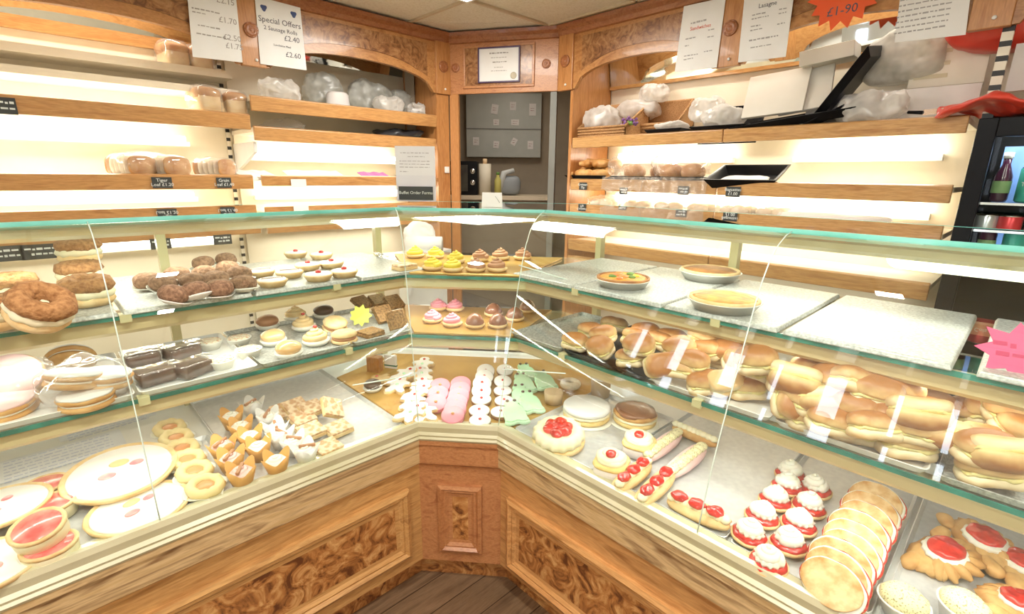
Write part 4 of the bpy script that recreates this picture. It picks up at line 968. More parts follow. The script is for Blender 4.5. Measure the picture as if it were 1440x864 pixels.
def f_bigsand(top,nm):
    def fn():
        t=E(nm)
        m=M(); m.lathe([(0.050,0),(0.058,0.006),(0.056,0.014),(0,0.014)],32); m.build('bottom_biscuit',DOUGH,t)
        m=M(); m.lathe([(0.05,0.013),(0.054,0.018),(0.05,0.022),(0,0.022)],32); m.build('cream_layer',CREAMW,t)
        m=M(); m.lathe([(0.055,0.021),(0.060,0.028),(0.056,0.034),(0,0.034)],32); m.build('top_biscuit',DOUGH,t)
        m=M(); m.lathe([(0.057,0.033),(0.055,0.038),(0,0.041)],32,wob=lambda a,i:1+(0.02*math.sin(6*a) if i==0 else 0)); m.build('icing',top,t)
        return t
    return fn
SW=Kind(f_bigsand(ICING,'large_iced_biscuit'),0.041); SP=Kind(f_bigsand(PINKP,'large_iced_biscuit'),0.041)
# ================================================================ FOOD, LEFT COUNTER
zt=TP+0.0125; zm=MD+0.004; zd=DK+0.004
PINKSCRIB=pm('faded_red_pen',(0.55,0.05,0.14))
G='crumb-coated cream rings on the top left shelf'
for (px,py,l,dz,tl,rz) in ((45,427,'brown crumb-coated cream ring at the front, tipped towards the glass',0,(R(32),R(12)),0.3),(122,408,'crumb-coated cream ring showing its whole cream side, front right of the rings',0,(R(4),0),0.2),
    (14,404,'crumb-coated cream ring behind the tipped one, lying flat at the frame edge',0,(0,0),1.0),(112,384,'crumb-coated cream ring at the back under another ring',0.0,(0,0),2.0),(111,352,'topmost crumb-coated cream ring at the back',0.055,(0,0),3.0),(-14,440,'crumb-coated cream ring cut by the left frame edge',0,(0,0),0)):
    CR.put(px,py,zt,l,'cake',G,rz,tl,0.93,dz)
G='brown coconut buns in white paper'
cb=[(207,395,'at the left end of the back row'),(226,398,'just right of the leftmost bun'),(239,414,'nearest the glass with its paper shown at left'),(248,386,'with raised white paper, near the back'),(270,395,'in the middle of the tray behind the front row'),(276,409,'second from the left in the front row'),(287,370,'at the back, left of the last pair'),(288,384,'in the third row, left column'),(304,392,'in the middle of the right half'),(308,405,'third from the left in the front row'),(317,365,'furthest back, next to the cherry tarts'),(319,377,'just in front of the furthest-back bun'),(336,385,'third from the back in the right column'),(342,399,'at the right end of the front row')]
for i,(x,y,l) in enumerate(cb): CB.put(x,y,zt,'round brown coconut bun '+l,'bun',G,i*0.7,(R(18 if i in(1,2,5) else 6),0),1.05)
G='white iced tarts on the top left shelf'
for (x,y,l) in ((416,358,'at the back left'),(452,360,'at the back, right of the first'),(433,375,'in the middle row on the left'),(466,372,'in the middle row on the right'),(448,389,'at the front left, with the largest cherry'),(484,384,'at the front right beside the empty tray')):
    TC.put(x,y,zt,'white iced tart with red cherry '+l,'tart',G,0,(0,0),1.12)
for (x,y,l) in ((367,384,'at the back left'),(407,385,'between two iced rows'),(383,397,'nearest the glass')): TZ.put(x,y,zt,'white iced tart with brown zigzag piping '+l,'tart',G,-0.2,(0,0),1.1)
# tongs and nut slab
t=thing('serving_tongs','metal serving tongs lying on the empty silver tray','tongs',at(526,357,zt+0.004),0); t.rotation_euler=(0,0,R(-100))
for s_ in (-1,1):
    m=M(); m.tube([(0,0,0.006),(0.06,0.006*s_,0.008),(0.11,0.009*s_,0.006)],[0.003,0.004,0.003],8); m.blob(0.125,0.012*s_,0.005,0.02,0.009,0.003,nu=12,nv=6); m.build('tong_arm',CHROME,t)
SQ.put(569,375,zt,'nut-topped slab alone at the corner end of the top left shelf','cake',None,0.1,(0,0),(1.1,0.8,1.0))
# middle shelf
G='iced sandwich biscuits in clear bags'
for (x,y,l,dz,tl) in ((18,527,'pale pink iced biscuit standing tipped at the left frame edge',0.03,(R(45),R(-10))),(4,566,'pale pink iced biscuit lying at the bottom left under the tipped one',0,(R(12),0))): SP.put(x,y,zm,l,'biscuit',G,0,tl,1.05,dz)
for (x,y,l,dz,tl,r) in ((122,560,'white iced sandwich biscuit lowest and nearest the glass',0,(0,0),0),(146,532,'white iced sandwich biscuit in the middle of the bagged pile',0.022,(R(8),R(5)),1),(100,533,'white iced sandwich biscuit with its iced face to the front',0.04,(R(14),0),2),(98,505,'bagged iced biscuit standing at the back of the shelf',0.0,(R(50),0),3)): SW.put(x,y,zm,l,'biscuit',G,r,tl,0.95,dz)
def bag(name,label,px,py,z,rx,ry,rz,mat=None,seed=1,amp=0.25,e=0.7,group=None,rot=0,cat='bag',tails=2,h=None):
    p=at(px,py,z+rz); m=M(); m.blob(0,0,rz,rx,ry,rz,e,e,56,30); m.noise(amp*min(rx,ry),2.2/max(rx,ry)*0.7,seed); m.noise(amp*0.25*min(rx,ry),9/max(rx,ry)*0.7,seed+3)
    o_=Vector((seed*3.3,seed*1.7,seed)); fr=3.6/max(rx,ry)*0.7; cz=Vector((0,0,rz*0.5))
    for i,q in enumerate(m.v):
        cr=1-2*abs(noise.noise(q*fr+o_)); cr2=1-2*abs(noise.noise(q*fr*2.3+o_)); m.v[i]=q+(q-cz).normalized()*min(rx,ry,rz*1.5)*(0.15*cr+0.035*cr2)*(1.0 if mat in (BAGW,BAGG,PAPER) else 0.4)
    for q in m.v:
        if q.z<0.001: q.z=0.001
    o=m.build(name,mat or FILM); o.location=(p.x,p.y,z+0.0005); o.rotation_euler=(0,0,rot); return tag(o,label,cat,group)
bag('clear_bag','clear bag wrapped round the white iced biscuits, middle left shelf',118,535,zm,0.085,0.075,0.05,FILM,3,0.22,group='clear biscuit bags')
bag('clear_bag','clear bag around the pink iced biscuits at the left frame edge',20,545,zm,0.08,0.07,0.05,FILM,5,0.2,group='clear biscuit bags')
G='dark brownies wrapped in clear film'
for i,(x,y,l) in enumerate(((200,502,'behind on the left'),(218,527,'nearest the glass on the left'),(256,494,'behind on the right'),(270,517,'nearest the glass on the right'))): BR.put(x,y,zm,'dark wrapped brownie '+l,'brownie',G,0.15*i)
G='speckled cakes in white paper cases'
for (x,y,l) in ((295,484,'beside the brownies at the back'),(312,510,'nearest the glass'),(336,479,'furthest back on the right'),(350,495,'at the right of the front pair')): KR.put(x,y,zm,'white speckled case cake '+l,'cake',G)
G='assorted whirl biscuits and buns on the middle left shelf'
CS.put(376,453,zm,'brown ridged whirl cake behind the two glazed buns','cake',G,0,(0,0),1.15); GB.put(384,474,zm,'orange glazed bun in white paper, upper of the pair','bun',G,0,(0,0),1.15); GB.put(406,491,zm,'orange glazed bun in white paper nearest the glass','bun',G,1.0,(0,0),1.15)
WJ.put(415,439,zm,'piped whirl biscuit with jam spot, furthest back','cake',G,0,(0,0),1.12); WJ.put(427,452,zm,'piped whirl biscuit with jam spot in the middle','cake',G,1,(0,0),1.12); WJ.put(444,471,zm,'pale piped whirl biscuit with jam spot nearest the glass','cake',G,2,(0,0),1.15)
CDK.put(455,438,zm,'dark chocolate cake behind the whirl biscuits','cake',G,0,(0,0),1.15); SB.put(470,455,zm,'golden sandwich biscuit leaning behind the chocolate-filled one','biscuit',G,0,(R(20),0),1.2); SB.put(484,473,zm,'round sandwich biscuit with brown filling nearest the glass','biscuit',G,0,(0,0),1.2)
G='flapjack squares on the middle left shelf'
for (x,y,l,dz,tl,r) in ((508,425,'at the back left, partly behind the star',0.01,(R(30),0),0.3),(532,422,'at the back in the middle',0.012,(R(25),0),0.0),(553,424,'at the back right',0.012,(R(35),0),0.1),(538,440,'leaning in the middle of the heap',0.012,(R(50),0),0.1),(556,447,'leaning upright at the front right',0.018,(R(65),0),0.05),(521,468,'lying flat at the front left',0,(0,0),0.2)): FJ.put(x,y,zm,'dark nutty flapjack square '+l,'cake',G,r,tl,1.0,dz)
def star_card(label,p,r,n,mat,rot,text=None,inner=0.7,tsize=0.02):
    t=thing('price_star',label,'price star',p,0); t.rotation_euler=rot
    pts=[((r if i%2==0 else r*inner)*math.cos(math.pi*i/n)*(1+0.06*math.sin(i*2.3)),(r if i%2==0 else r*inner)*math.sin(math.pi*i/n)) for i in range(2*n)]
    m=M(); m.prism(pts,0,0.0012); m.build('star_card',mat,t)
    if text:
        for k,(tx,yy) in enumerate(text): lettering(tx,tsize,INK,t,(0,yy,0.0014))
    return t
p=at(507,444,zm+0.045); star_card('small lime green price star leaning on the flapjack squares',p,0.042,9,pm('lime_card',(0.62,0.70,0.10),rough=0.6),(R(62),0,R(-40)))
# deck, left
G='cheesecakes with red jelly tops'
for (x,y,l,dz,tl) in ((66,689,'furthest back of the four',0,(0,0)),(74,716,'second from the back, beside the red cherry',0,(0,0)),(72,776,'lowest and nearest the glass',0,(0,0)),(58,745,'tipped on top of the front one',0.040,(R(14),R(-6)))): CK.put(x,y,zd,'round cheesecake with red jelly top '+l,'cheesecake',G,0,tl,0.95,dz)
m=M(); m.blob(0,0,0.012,0.014,0.012,0.012,nu=14,nv=8); o=m.build('glace_cherry',CHERRY); o.location=at(119,708,zd); tag(o,'dark red cherry lying between the cheesecakes and the iced tart','cherry')
G='large white iced tarts on the left deck'
BT.put(171,665,zd,'large white iced tart with jam spots, raised at the back','tart',G,0.0,(R(6),0),1.05,0.022); BT.put(197,716,zd,'large white iced tart nearest the glass rail','tart',G,0.5,(0,0),0.9)
BT.put(0,716,zd,'large iced tart cut by the left frame edge, at the back','tart',G,0.8,(0,0),0.8,0.03); BT.put(-20,800,zd,'large iced tart cut by the left frame edge, at the front','tart',G,1.8,(0,0),0.8,0.01)
G='piped lemon tarts in a diagonal row'
for i,(x,y) in enumerate(((238,604),(247,618),(255,633),(263,649),(273,665),(288,686))): LT.put(x,y,zd,'small yellow piped tart, '+['furthest from the glass in its row','second from the back of its row','third from the back of its row','third from the front of its row','second from the front of its row','nearest the glass in its row'][i],'tart',G,0.3,(R(10),0),1.28)
G='muffins in pointed papers'
for i,(x,y) in enumerate(((326,590),(339,604),(352,618),(364,633),(389,653))): MO.put(x,y,zd,'white-topped muffin in amber paper, '+['furthest back in its column','second from the back of its column','in the middle of its column','second from the front of its column','alone at the front of its column'][i],'muffin',G,0.4,(0,0),1.05)
for i,(x,y) in enumerate(((313,632),(325,650),(340,669))): MP.put(x,y,zd,'pink-topped muffin in amber paper, '+['furthest back of three','middle of three','nearest the glass of three'][i],'muffin',G,0.2+0.2*i,(0,0),1.08)
for i,(x,y) in enumerate(((355,574),(377,590),(388,606),(395,617),(412,626),(430,638))): MW.put(x,y,zd,'white cream muffin in white pointed paper, '+['furthest back','second from the back','third from the back','behind the front pair','second from the front','nearest the glass'][i],'muffin',G,0.5*i,(0,0),1.05)
G='square slices with white nut topping'
for i,(x,y,l,tl,dz) in enumerate(((398,578,'behind at the left end',(R(20),0),0),(415,572,'second from the left at the back',(R(20),0),0.01),(438,574,'third from the left at the back',(R(12),0),0.012),(464,572,'standing on edge at the back right',(R(40),R(30)),0.02),(425,589,'in the middle on the left',(R(10),0),0.0),(437,606,'in the middle, above the front slice',(R(8),0),0.010),(475,603,'at the right, beside the corner tray edge',(R(4),0),0.004),(460,630,'nearest the glass',(R(3),0),0.0))): SQ.put(x,y,zd,'square slice with white nut topping '+l,'cake',G,0.12,tl,1.1,dz)
# notes lying on the deck
for (x,y,l,sx,sy,r) in ((88,640,'handwritten white sheet lying behind the left tarts',0.15,0.075,0.04),(150,592,'printed white sheet lying further back on the left deck',0.13,0.07,0.08)):
    t=thing('paper_sheet',l,'paper',at(x,y,DK+0.0016),r,'paper sheets on the left deck')
    m=M(); m.box(-sx,sx,-sy,sy,0,0.0012); m.build('sheet',pm('bluish_paper',(0.84,0.86,0.92),rough=0.7),t)
    marks('handwriting',[(-sx*0.85,sx*0.8,sy*0.7-0.022*k,0.006) for k in range(7)],pm('faint_blue_ink',(0.55,0.60,0.78),rough=0.8),t,(0,0,0.0013))
# ================================================================ FOOD, CORNER
G='yellow icing whirls on the top corner shelf'
zc=TP+0.009; zcm=MD+0.009; zcd=DK+0.0085
for (x,y,l) in ((584,353,'at the left end, back row'),(612,354,'in the back row centre'),(608,369,'in the front row on the left'),(641,360,'in the back row on the right'),(637,371,'in the front row on the right')): WY.put(x,y,zc,'yellow swirled cake '+l,'cake',G,x*0.1)
G='chocolate icing whirls on the top corner shelf'
for (x,y,l) in ((675,358,'back row left'),(669,371,'front row left'),(704,356,'back row centre'),(699,371,'front row right'),(735,356,'at the right end')): WC.put(x,y,zc,'light brown swirled cake '+l,'cake',G,x*0.1)
G='pink icing whirls on the middle corner shelf'
for (x,y,l) in ((616,427,'back left'),(640,428,'back right'),(608,443,'front left'),(636,448,'front right')): WP.put(x,y,zcm,'pink swirled cake '+l,'cake',G,x*0.1)
G='chocolate dome cakes on the middle corner shelf'
for (x,y,l) in ((694,435,'in the back row'),(668,450,'at the front left'),(700,450,'front and centre'),(724,441,'second from the right'),(742,430,'at the right end')): WD.put(x,y,zcm,'brown chocolate dome cake '+l,'cake',G,x*0.1)
G='iced figure biscuits on the gold board'
ff=[(594,514,'furthest back'),(593,527,'second from the back'),(569,528,'with a green sweet, left of the column'),(559,543,'with a red sweet, left of the column'),(596,543,'in the middle of the column'),(588,553,'below the middle'),(580,566,'third from the front'),(596,582,'at the front right'),(578,582,'at the front left')]
for i,(x,y,l) in enumerate(ff): FW.put(x,y,zcd,'white iced figure biscuit '+l,'biscuit',G,FACET+0.5*math.sin(i*2.1),(R(10),0),1.3,0.006*(i%3))
FP.put(540,534,zcd,'plain golden figure biscuit beside the chocolate one','biscuit',G,0.4,(0,0),1.2); CDK.put(524,542,zcd,'lump of chocolate cake at the left end of the gold board','cake',None,0.3,(0,0),1.05)
G='round pink iced biscuits'
for i,(x,y) in enumerate(((619,543),(616,554),(613,567))): BP.put(x,y,zcd,'round pink iced biscuit, '+['furthest back','middle','nearest the front'][i]+' of the left three','biscuit',G,0,(R(18),R(-14)),1.12,0.006)
for i,(x,y) in enumerate(((648,540),(647,548),(645,557),(642,566),(640,575),(637,584))): BP.put(x,y,zcd,'round pink iced biscuit, '+['furthest back','second from the back','third from the back','third from the front','second from the front','nearest the front'][i]+' of the right six','biscuit',G,0,(R(16),R(-14)),1.12,0.006)
G='white iced biscuits with red cherries'
for i,(x,y) in enumerate(((683,522),(681,530),(678,539),(677,550),(677,563),(674,579),(675,593))): BE.put(x,y,zcd,'white iced biscuit with cherry, '+['furthest back','second from the back','third from the back','fourth from the back','third from the front','second from the front','nearest the rail'][i]+' in the left column','biscuit',G,0,(R(22 if i<4 else 5),R(-20 if i<4 else -4)),1.05,0.008 if i<4 else 0)
for i,(x,y) in enumerate(((710,521),(707,537),(707,551),(709,565),(704,581))): BE.put(x,y,zcd,'white iced biscuit with cherry, '+['furthest back','second from the back','in the middle','second from the front','nearest the front'][i]+' in the right column','biscuit',G,0,(R(14 if i<2 else 4),R(-12 if i<2 else -4)),1.0,0.005 if i<2 else 0)
G='mint green frog biscuits'
for i,(x,y,l) in enumerate(((740,524,'furthest back'),(736,539,'second from the back'),(765,535,'at the back right, under the pale biscuit'),(734,556,'in the middle on the left'),(745,566,'in the middle on the right'),(723,580,'nearest the rail'))): FG.put(x,y,zcd,'mint green frog-shaped biscuit '+l,'biscuit',G,FACET+0.3,(R(8),0),1.35,0.006*(i%3))
t=thing('ring_doughnut','plain sugared ring doughnut behind the white iced cake','doughnut',at(802,545,zcd+0.012),0)
m=M(); m.tube([(0.028*math.cos(a),0.028*math.sin(a),0.015) for a in [2*math.pi*i/28 for i in range(28)]],0.015,12,True); m.build('dough_ring',pm('sugared_dough',(0.84,0.72,0.55),(0.78,0.62,0.44),scale=60,rough=0.8),t)
t=thing('kraft_tub','tan card tub with white paper on top, behind the chocolate cake','tub',at(844,557,DK),0)
m=M(); m.lathe([(0.036,0),(0.040,0.075),(0.042,0.077),(0.038,0.077),(0.034,0.003),(0,0.003)],28); m.build('card_tub',KRAFT,t)
m=M(); m.blob(0,0,0.078,0.036,0.036,0.012,0.8,0.8,20,8); m.noise(0.008,50,3); m.build('white_tissue',PAPER,t)
t=thing('kraft_tub','pale tan round tub left of the ring doughnut','tub',at(778,566,DK+0.009),0)
m=M(); m.lathe([(0.032,0),(0.036,0.045),(0.032,0.046),(0.0,0.044)],28); m.build('card_tub',KRAFT,t)
# little standing boxes at the back of the corner deck
t=thing('label_stand','white card sleeve with green band standing behind the gold board','sleeve',at(550,520,DK),R(-60)); m=M(); m.box(-0.03,0.03,-0.006,0.006,0,0.07); m.build('card_sleeve',ICING,t,0.003); m=M(); m.box(-0.0302,0.0302,-0.0065,0.0065,0.018,0.024); m.build('green_band',EDGE,t)
t=thing('wooden_block','small tan wooden block standing behind the gold board','block',at(528,524,DK),R(-60)); m=M(); m.box(-0.03,0.03,-0.02,0.02,0,0.075); m.build('block',OAKZ,t,0.003)

# ================================================================ FOOD, RIGHT COUNTER
G='large round cakes near the corner of the right deck'
Kind(f_cake('tart'),0.06).put(786,610,zd,'round cream tart heaped with red strawberries','cake',G,0,(R(4),R(-8)),1.14); Kind(f_cake('white'),0.05).put(825,578,zd,'round cake with smooth white iced top','cake',G,0,(0,0),1.12); Kind(f_cake('choc'),0.06).put(893,583,zd,'round cream cake with glossy brown chocolate top','cake',G,0,(0,0),1.0)
CC.put(860,650,zd,'cream cupcake with strawberry nearest the rail','cupcake','cream cupcakes with a strawberry',0.3,(0,0),(1.5,1.5,1.15)); CC.put(899,622,zd,'cream cupcake with strawberry behind the front one','cupcake','cream cupcakes with a strawberry',0.3,(0,0),(1.5,1.5,1.15))
def finger(kind,a,b,z,label,wd=1.0,dz=0.0,roll=0.0):
    p=at(a[0],a[1],z+0.02); q=at(b[0],b[1],z+0.02); L=(q-p).length
    k=Kind(f_eclair(kind),0.04); o=k.put((a[0]+b[0])/2,(a[1]+b[1])/2,z,label,'cream finger','cream fingers on the right deck',math.atan2(q.y-p.y,q.x-p.x),(roll,0),(L/0.15,wd,1.0),dz); return o
finger('straw',(868,688),(915,650),zd,'cream finger with three strawberries, nearer the cupcakes',1.0)
finger('straw',(900,708),(948,662),zd,'cream finger with three strawberries, second in the row',1.0)
finger('sprk',(908,646),(958,608),zd,'pink finger with sprinkled cream, left one',1.0)
finger('sprk',(942,668),(992,628),zd,'pink finger with sprinkled cream, right one',1.05)
finger('plain',(944,598),(1008,625),zd,'golden cream finger lying across the back',0.9)
finger('sugar',(936,700),(1026,740),zd,'large sugared cream finger with strawberries at the front',1.15)
G='strawberry tarts with whipped cream'
mt=[(1113,663),(1108,681),(1148,684),(1091,700),(1138,708),(1072,722),(1124,733),(1054,747),(1111,760),(1082,786)]
ml=['furthest back','second from the back on the left','at the back on the right','third from the back on the left','second from the back on the right','fourth from the back on the left','third from the back on the right','at the front left, with the tallest cream','at the front right','nearest the rail']
for (x,y),l in zip(mt,ml): MT.put(x,y-2,zd,'strawberry tart with whipped cream '+l,'tart',G,x*0.37,(R(4),0),1.12)
G='puff pastry cream slices leaning in a row'
for i in range(9):
    u=i/8; PS.put(1225-66*u,706+118*u,zd,'leaning puff pastry with cream and jam, '+['furthest back','second from the back','third from the back','fourth from the back','in the middle','fourth from the front','third from the front','second from the front','nearest the rail'][i]+' of its row','pastry',G,R(-14)+0.10*math.sin(i*2.3),(0,R(40+5*math.sin(i*1.7))),0.86)
G='strawberry danish pastries'
DN.put(1330,778,zd,'strawberry danish at the left with folded pastry in front','pastry',G,-0.4,(0,R(-10)),1.12); DN.put(1383,760,zd,'strawberry danish behind, touching the left one','pastry',G,0.6,(0,R(-6)),1.12,0.01); DN.put(1440,796,zd,'strawberry danish cut by the right frame edge','pastry',G,0.2,(0,0),1.1); DN.put(1432,848,zd,'strawberry danish low in the bottom right corner','pastry',G,2.0,(0,0),0.9)
G='sprinkled cream tubs'
TB.put(1270,848,zd,'sprinkled cream tub at the left, beside the pastry slices','cake',G,0,(0,0),1.12); TB.put(1352,855,zd,'sprinkled cream tub at the right, below the danishes','cake',G,0,(R(6),0),1.12)
# savoury pies, top right
Kind(f_pie(CHEESE,CHEESED,'vegetable_quiche',True),0.036).put(876,395,zt,'round quiche with green and red vegetables in a foil dish','quiche',None,0,(0,0),0.92)
Kind(f_pie(CHEESED,DOUGHL),0.036).put(998,385,zt,'round browned cheese pie at the back in a foil dish','pie','golden cheese pies',0,(0,0),1.06); Kind(f_pie(CHEESE,DOUGHL),0.036).put(1018,425,zt,'round golden yellow cheese pie nearest the glass','pie','golden cheese pies',0,(0,0),0.98)
p=at(1432,496,zt+0.03); ps=star_card('bright pink price star propped on the right-hand tray',p,0.062,8,pm('pink_card',(0.80,0.12,0.26),rough=0.6),(R(50),0,R(-80)),None,0.62,0.04)
marks('pen_writing',[(-0.035,0.0,0.012,0.012),(-0.03,0.03,-0.008,0.01)],PINKSCRIB,ps,(0,0,0.0014))
# bread rolls, middle right
G='filled bread rolls on the middle right shelf'
rolls=[(808,480,0,0,'lowest at the left end, front'),(831,465,1,0,'at the left end, behind the front one'),(840,487,0,1,'second in the front row from the corner'),(850,470,2,0,'third from the corner at the back'),(874,510,0,0,'third in the front row from the corner'),(880,490,2,1,'leaning above the third front roll'),(907,466,3,0,'standing at the back behind the window reflections'),
(943,476,2,0,'at the back of the second tray'),(922,503,4,0,'standing on end at the left of the second tray'),(938,527,1,0,'at the front left of the second tray'),(973,507,2,0,'in the middle of the second tray'),(996,492,3,0,'behind the middle of the second tray'),(1014,522,4,1,'tipped towards the glass, right side of the second tray'),(982,545,0,0,'at the front centre of the second tray'),(1024,489,2,1,'at the back right of the second tray'),(1054,545,0,0,'at the front right of the second tray with yellow filling'),(1060,520,2,0,'upside down over the yellow-filled roll'),
(1067,505,5,0,'topmost beside the glass joint'),(1104,512,5,1,'topmost right of the glass joint'),(1112,533,3,0,'behind the upright roll of the dense pile'),(1095,567,4,0,'standing upright at the left of the dense pile'),(1140,540,3,1,'behind the blue-white reflection'),(1176,531,5,0,'topmost in the middle of the dense pile'),(1164,556,2,0,'in the second layer of the dense pile'),(1140,583,0,0,'at the front left of the dense pile'),(1199,563,2,1,'in the middle of the dense pile'),(1199,601,0,0,'second in the front row of the dense pile'),(1228,548,5,0,'topmost right of centre in the dense pile'),(1222,578,2,0,'pale underside up, behind the front row'),(1284,558,5,1,'topmost at the right end of the dense pile'),(1294,581,3,0,'below the topmost at the right end'),(1281,603,2,0,'pale side up above the front right roll'),(1274,627,0,0,'at the front right of the dense pile'),(1327,566,3,1,'squeezed behind the tray divide'),
(1358,600,4,0,'standing on end in the right-hand tray'),(1404,578,3,0,'at the back of the right-hand tray'),(1409,611,3,1,'pale side up in the right-hand tray'),(1388,630,2,0,'in the second layer of the right-hand tray'),(1398,661,0,0,'with yellow filling nearest the glass, right-hand tray'),(1440,590,2,1,'cut by the right frame edge')]
rr=random.Random(11)
for (x,y,k,fl,l) in rolls:
    dz=[0,0.018,0.042,0.05,0.0,0.085][k]; rz=R(-75)+rr.uniform(-0.35,0.35); tl=(R(rr.uniform(-8,8)),R(rr.uniform(-14,6)))
    if k==4: tl=(R(62),R(rr.uniform(-15,15))); rz=R(-90)+0.9; dz=0.012
    if fl: tl=(tl[0]+R(150 if k>2 else 25),tl[1]); dz+=0.05 if k>2 else 0.01
    sc=0.96 if x>1060 else 0.9
    if x<920: sc=0.84
    o=RL.put(x,y,zm,'golden filled roll '+l,'roll',G,rz,tl,(sc*rr.uniform(0.84,0.92),sc*rr.uniform(0.98,1.1),sc*rr.uniform(0.95,1.08)),dz); o.location.x=max(o.location.x,XR+0.178)

for kk,(x,y,dz) in enumerate(sorted(((862,458,0.01),(893,476,0.03),(925,480,0.03),(960,488,0.05),(985,478,0.06),(1008,500,0.03),(1040,505,0.04),(1085,530,0.03),(1120,556,0.04),(1145,520,0.08),(1180,548,0.05),(1200,536,0.09),(1245,560,0.05),(1255,583,0.04),(1262,548,0.09),(1305,565,0.04),(1375,575,0.04),(1425,600,0.04),(1428,570,0.08),(1232,600,0.03),(1168,590,0.02)))):
    RL.put(x,y,zm,'golden roll packed behind the front row, '+(ORD+['thirteenth','fourteenth','fifteenth','sixteenth','seventeenth','eighteenth','nineteenth','twentieth','twenty-first'])[kk]+' from the corner end','roll','rolls packed behind the front row',R(-75)+rr.uniform(-0.6,0.6),(R(rr.uniform(-25,25)),R(rr.uniform(-20,20))),(0.8,0.95,0.92),dz)
# ================================================================ ON THE GLASS TOP
ZT=1.381
t=thing('leaflet_holder','clear leaflet holder with white forms standing on the corner of the glass top','leaflet holder',(1.185,1.825,ZT),math.atan2(-cfx,cfy))
AC=glassy('acrylic',tint=(0.98,0.98,0.99),fres=0.3)
m=M(); m.box(-0.088,0.088,-0.006,0.012,0.0,0.006); m.box(-0.088,0.088,-0.0065,-0.004,0.006,0.115); m.box(-0.088,-0.085,-0.004,0.012,0.006,0.115); m.box(0.085,0.088,-0.004,0.012,0.006,0.115); m.build('holder',AC,t)
m=M(); m.box(-0.082,0.082,-0.002,0.010,0.008,0.232); m.build('paper_forms',pm('form_paper',(0.78,0.76,0.80),(0.82,0.80,0.84),rough=0.8),t)
marks('printed_table',[(-0.06,0.06,0.205,0.004),(-0.03,0.04,0.19,0.004),(-0.065,0.06,0.172,0.004),(-0.065,0.06,0.16,0.004),(-0.065,0.06,0.148,0.004),(-0.065,-0.03,0.13,0.004)],pm('pale_print',(0.5,0.46,0.5),rough=0.8),t,(0,-0.0022,0),(R(90),0,0))
m=M(); m.box(-0.072,0.072,-0.0085,-0.0068,0.015,0.07); m.build('black_label',SLATE,t); lettering('Buffet Order Forms',0.0175,CHALK,t,(0,-0.0087,0.044),(R(90),0,0))
t=thing('tent_card','small blank white folded card standing on the glass top near the doorway','card',(1.29,1.46,ZT),math.atan2(-cfx,cfy))
m=M(); m.hexa([(-0.04,-0.012,0),(0.04,-0.012,0),(0.04,-0.0105,0),(-0.04,-0.0105,0)],[(-0.038,0,0.055),(0.038,0,0.055),(0.038,0.0015,0.055),(-0.038,0.0015,0.055)]); m.build('front_leaf',PAPER,t)
m=M(); m.hexa([(-0.04,0.0135,0),(0.04,0.0135,0),(0.04,0.015,0),(-0.04,0.015,0)],[(-0.038,0.0017,0.055),(0.038,0.0017,0.055),(0.038,0.003,0.055),(-0.038,0.003,0.055)]); m.build('back_leaf',PAPER,t)
m=M(); m.tube([(0.012,-0.009,0.042),(0.03,-0.0122,0.018)],0.0006,5); m.build('pen_stroke',INK,t)
# ================================================================ PRICE TAGS ON THE SHELF LIPS
def ptag(orient,px,py,label,w=0.05,h=0.035,txt=None):
    p = onY(px,py,YP-0.001) if orient=='x' else onX(px,py,XP-0.001)
    t=thing('price_tag',label,'price tag',p,0 if orient=='x' else R(-90),'black price tags on the shelf lips')
    m=M(); m.box(-w,w,-0.003,0,-h,h); m.build('tag_card',SLATE,t)
    if txt:
        for k,s_ in enumerate(txt): lettering(s_,h*0.85,CHALK,t,(0,-0.0034,h*0.42-k*h*0.8),(R(90),0,0))
    else: marks('chalk_writing',[(-w*0.8,w*0.8,h*0.4,0.01),(-w*0.5,w*0.8,-h*0.3,0.01)],CHALK,t,(0,-0.0034,0),(R(90),0,0))
ptag('x',8,149,'black price tag at the left frame edge on the upper oak lip',0.03,0.03)
ptag('x',228,257,'black price tag left of centre on the second oak lip of the left bay',0.038,0.024,['Tiger','Loaf £1.20']); ptag('x',315,257,'black price tag at the right end of the left bay',0.032,0.024,['Grain','Loaf £1.40'])
ptag('y',820,262,'black price tag below the croissants',0.028,0.022,['Croissant','75p']); ptag('y',877,269,'black price tag beneath the hanging film, left one',0.026,0.02); ptag('y',961,268,'black price tag beneath the hanging film, right one',0.03,0.022); ptag('y',1031,270,'black price tag below the big empty black tray',0.034,0.024,['Baguettes','£1.00'])
ptag('x',8,357,'black price tag seen through the glass at the left frame edge',0.05,0.03); ptag('x',58,354,'black price tag seen through the glass above the crumb rings',0.06,0.03); ptag('x',226,343,'grey-blue price tag seen through the glass above the coconut buns',0.04,0.024); ptag('x',313,337,'black price tag seen through the glass above the last coconut buns',0.04,0.024)
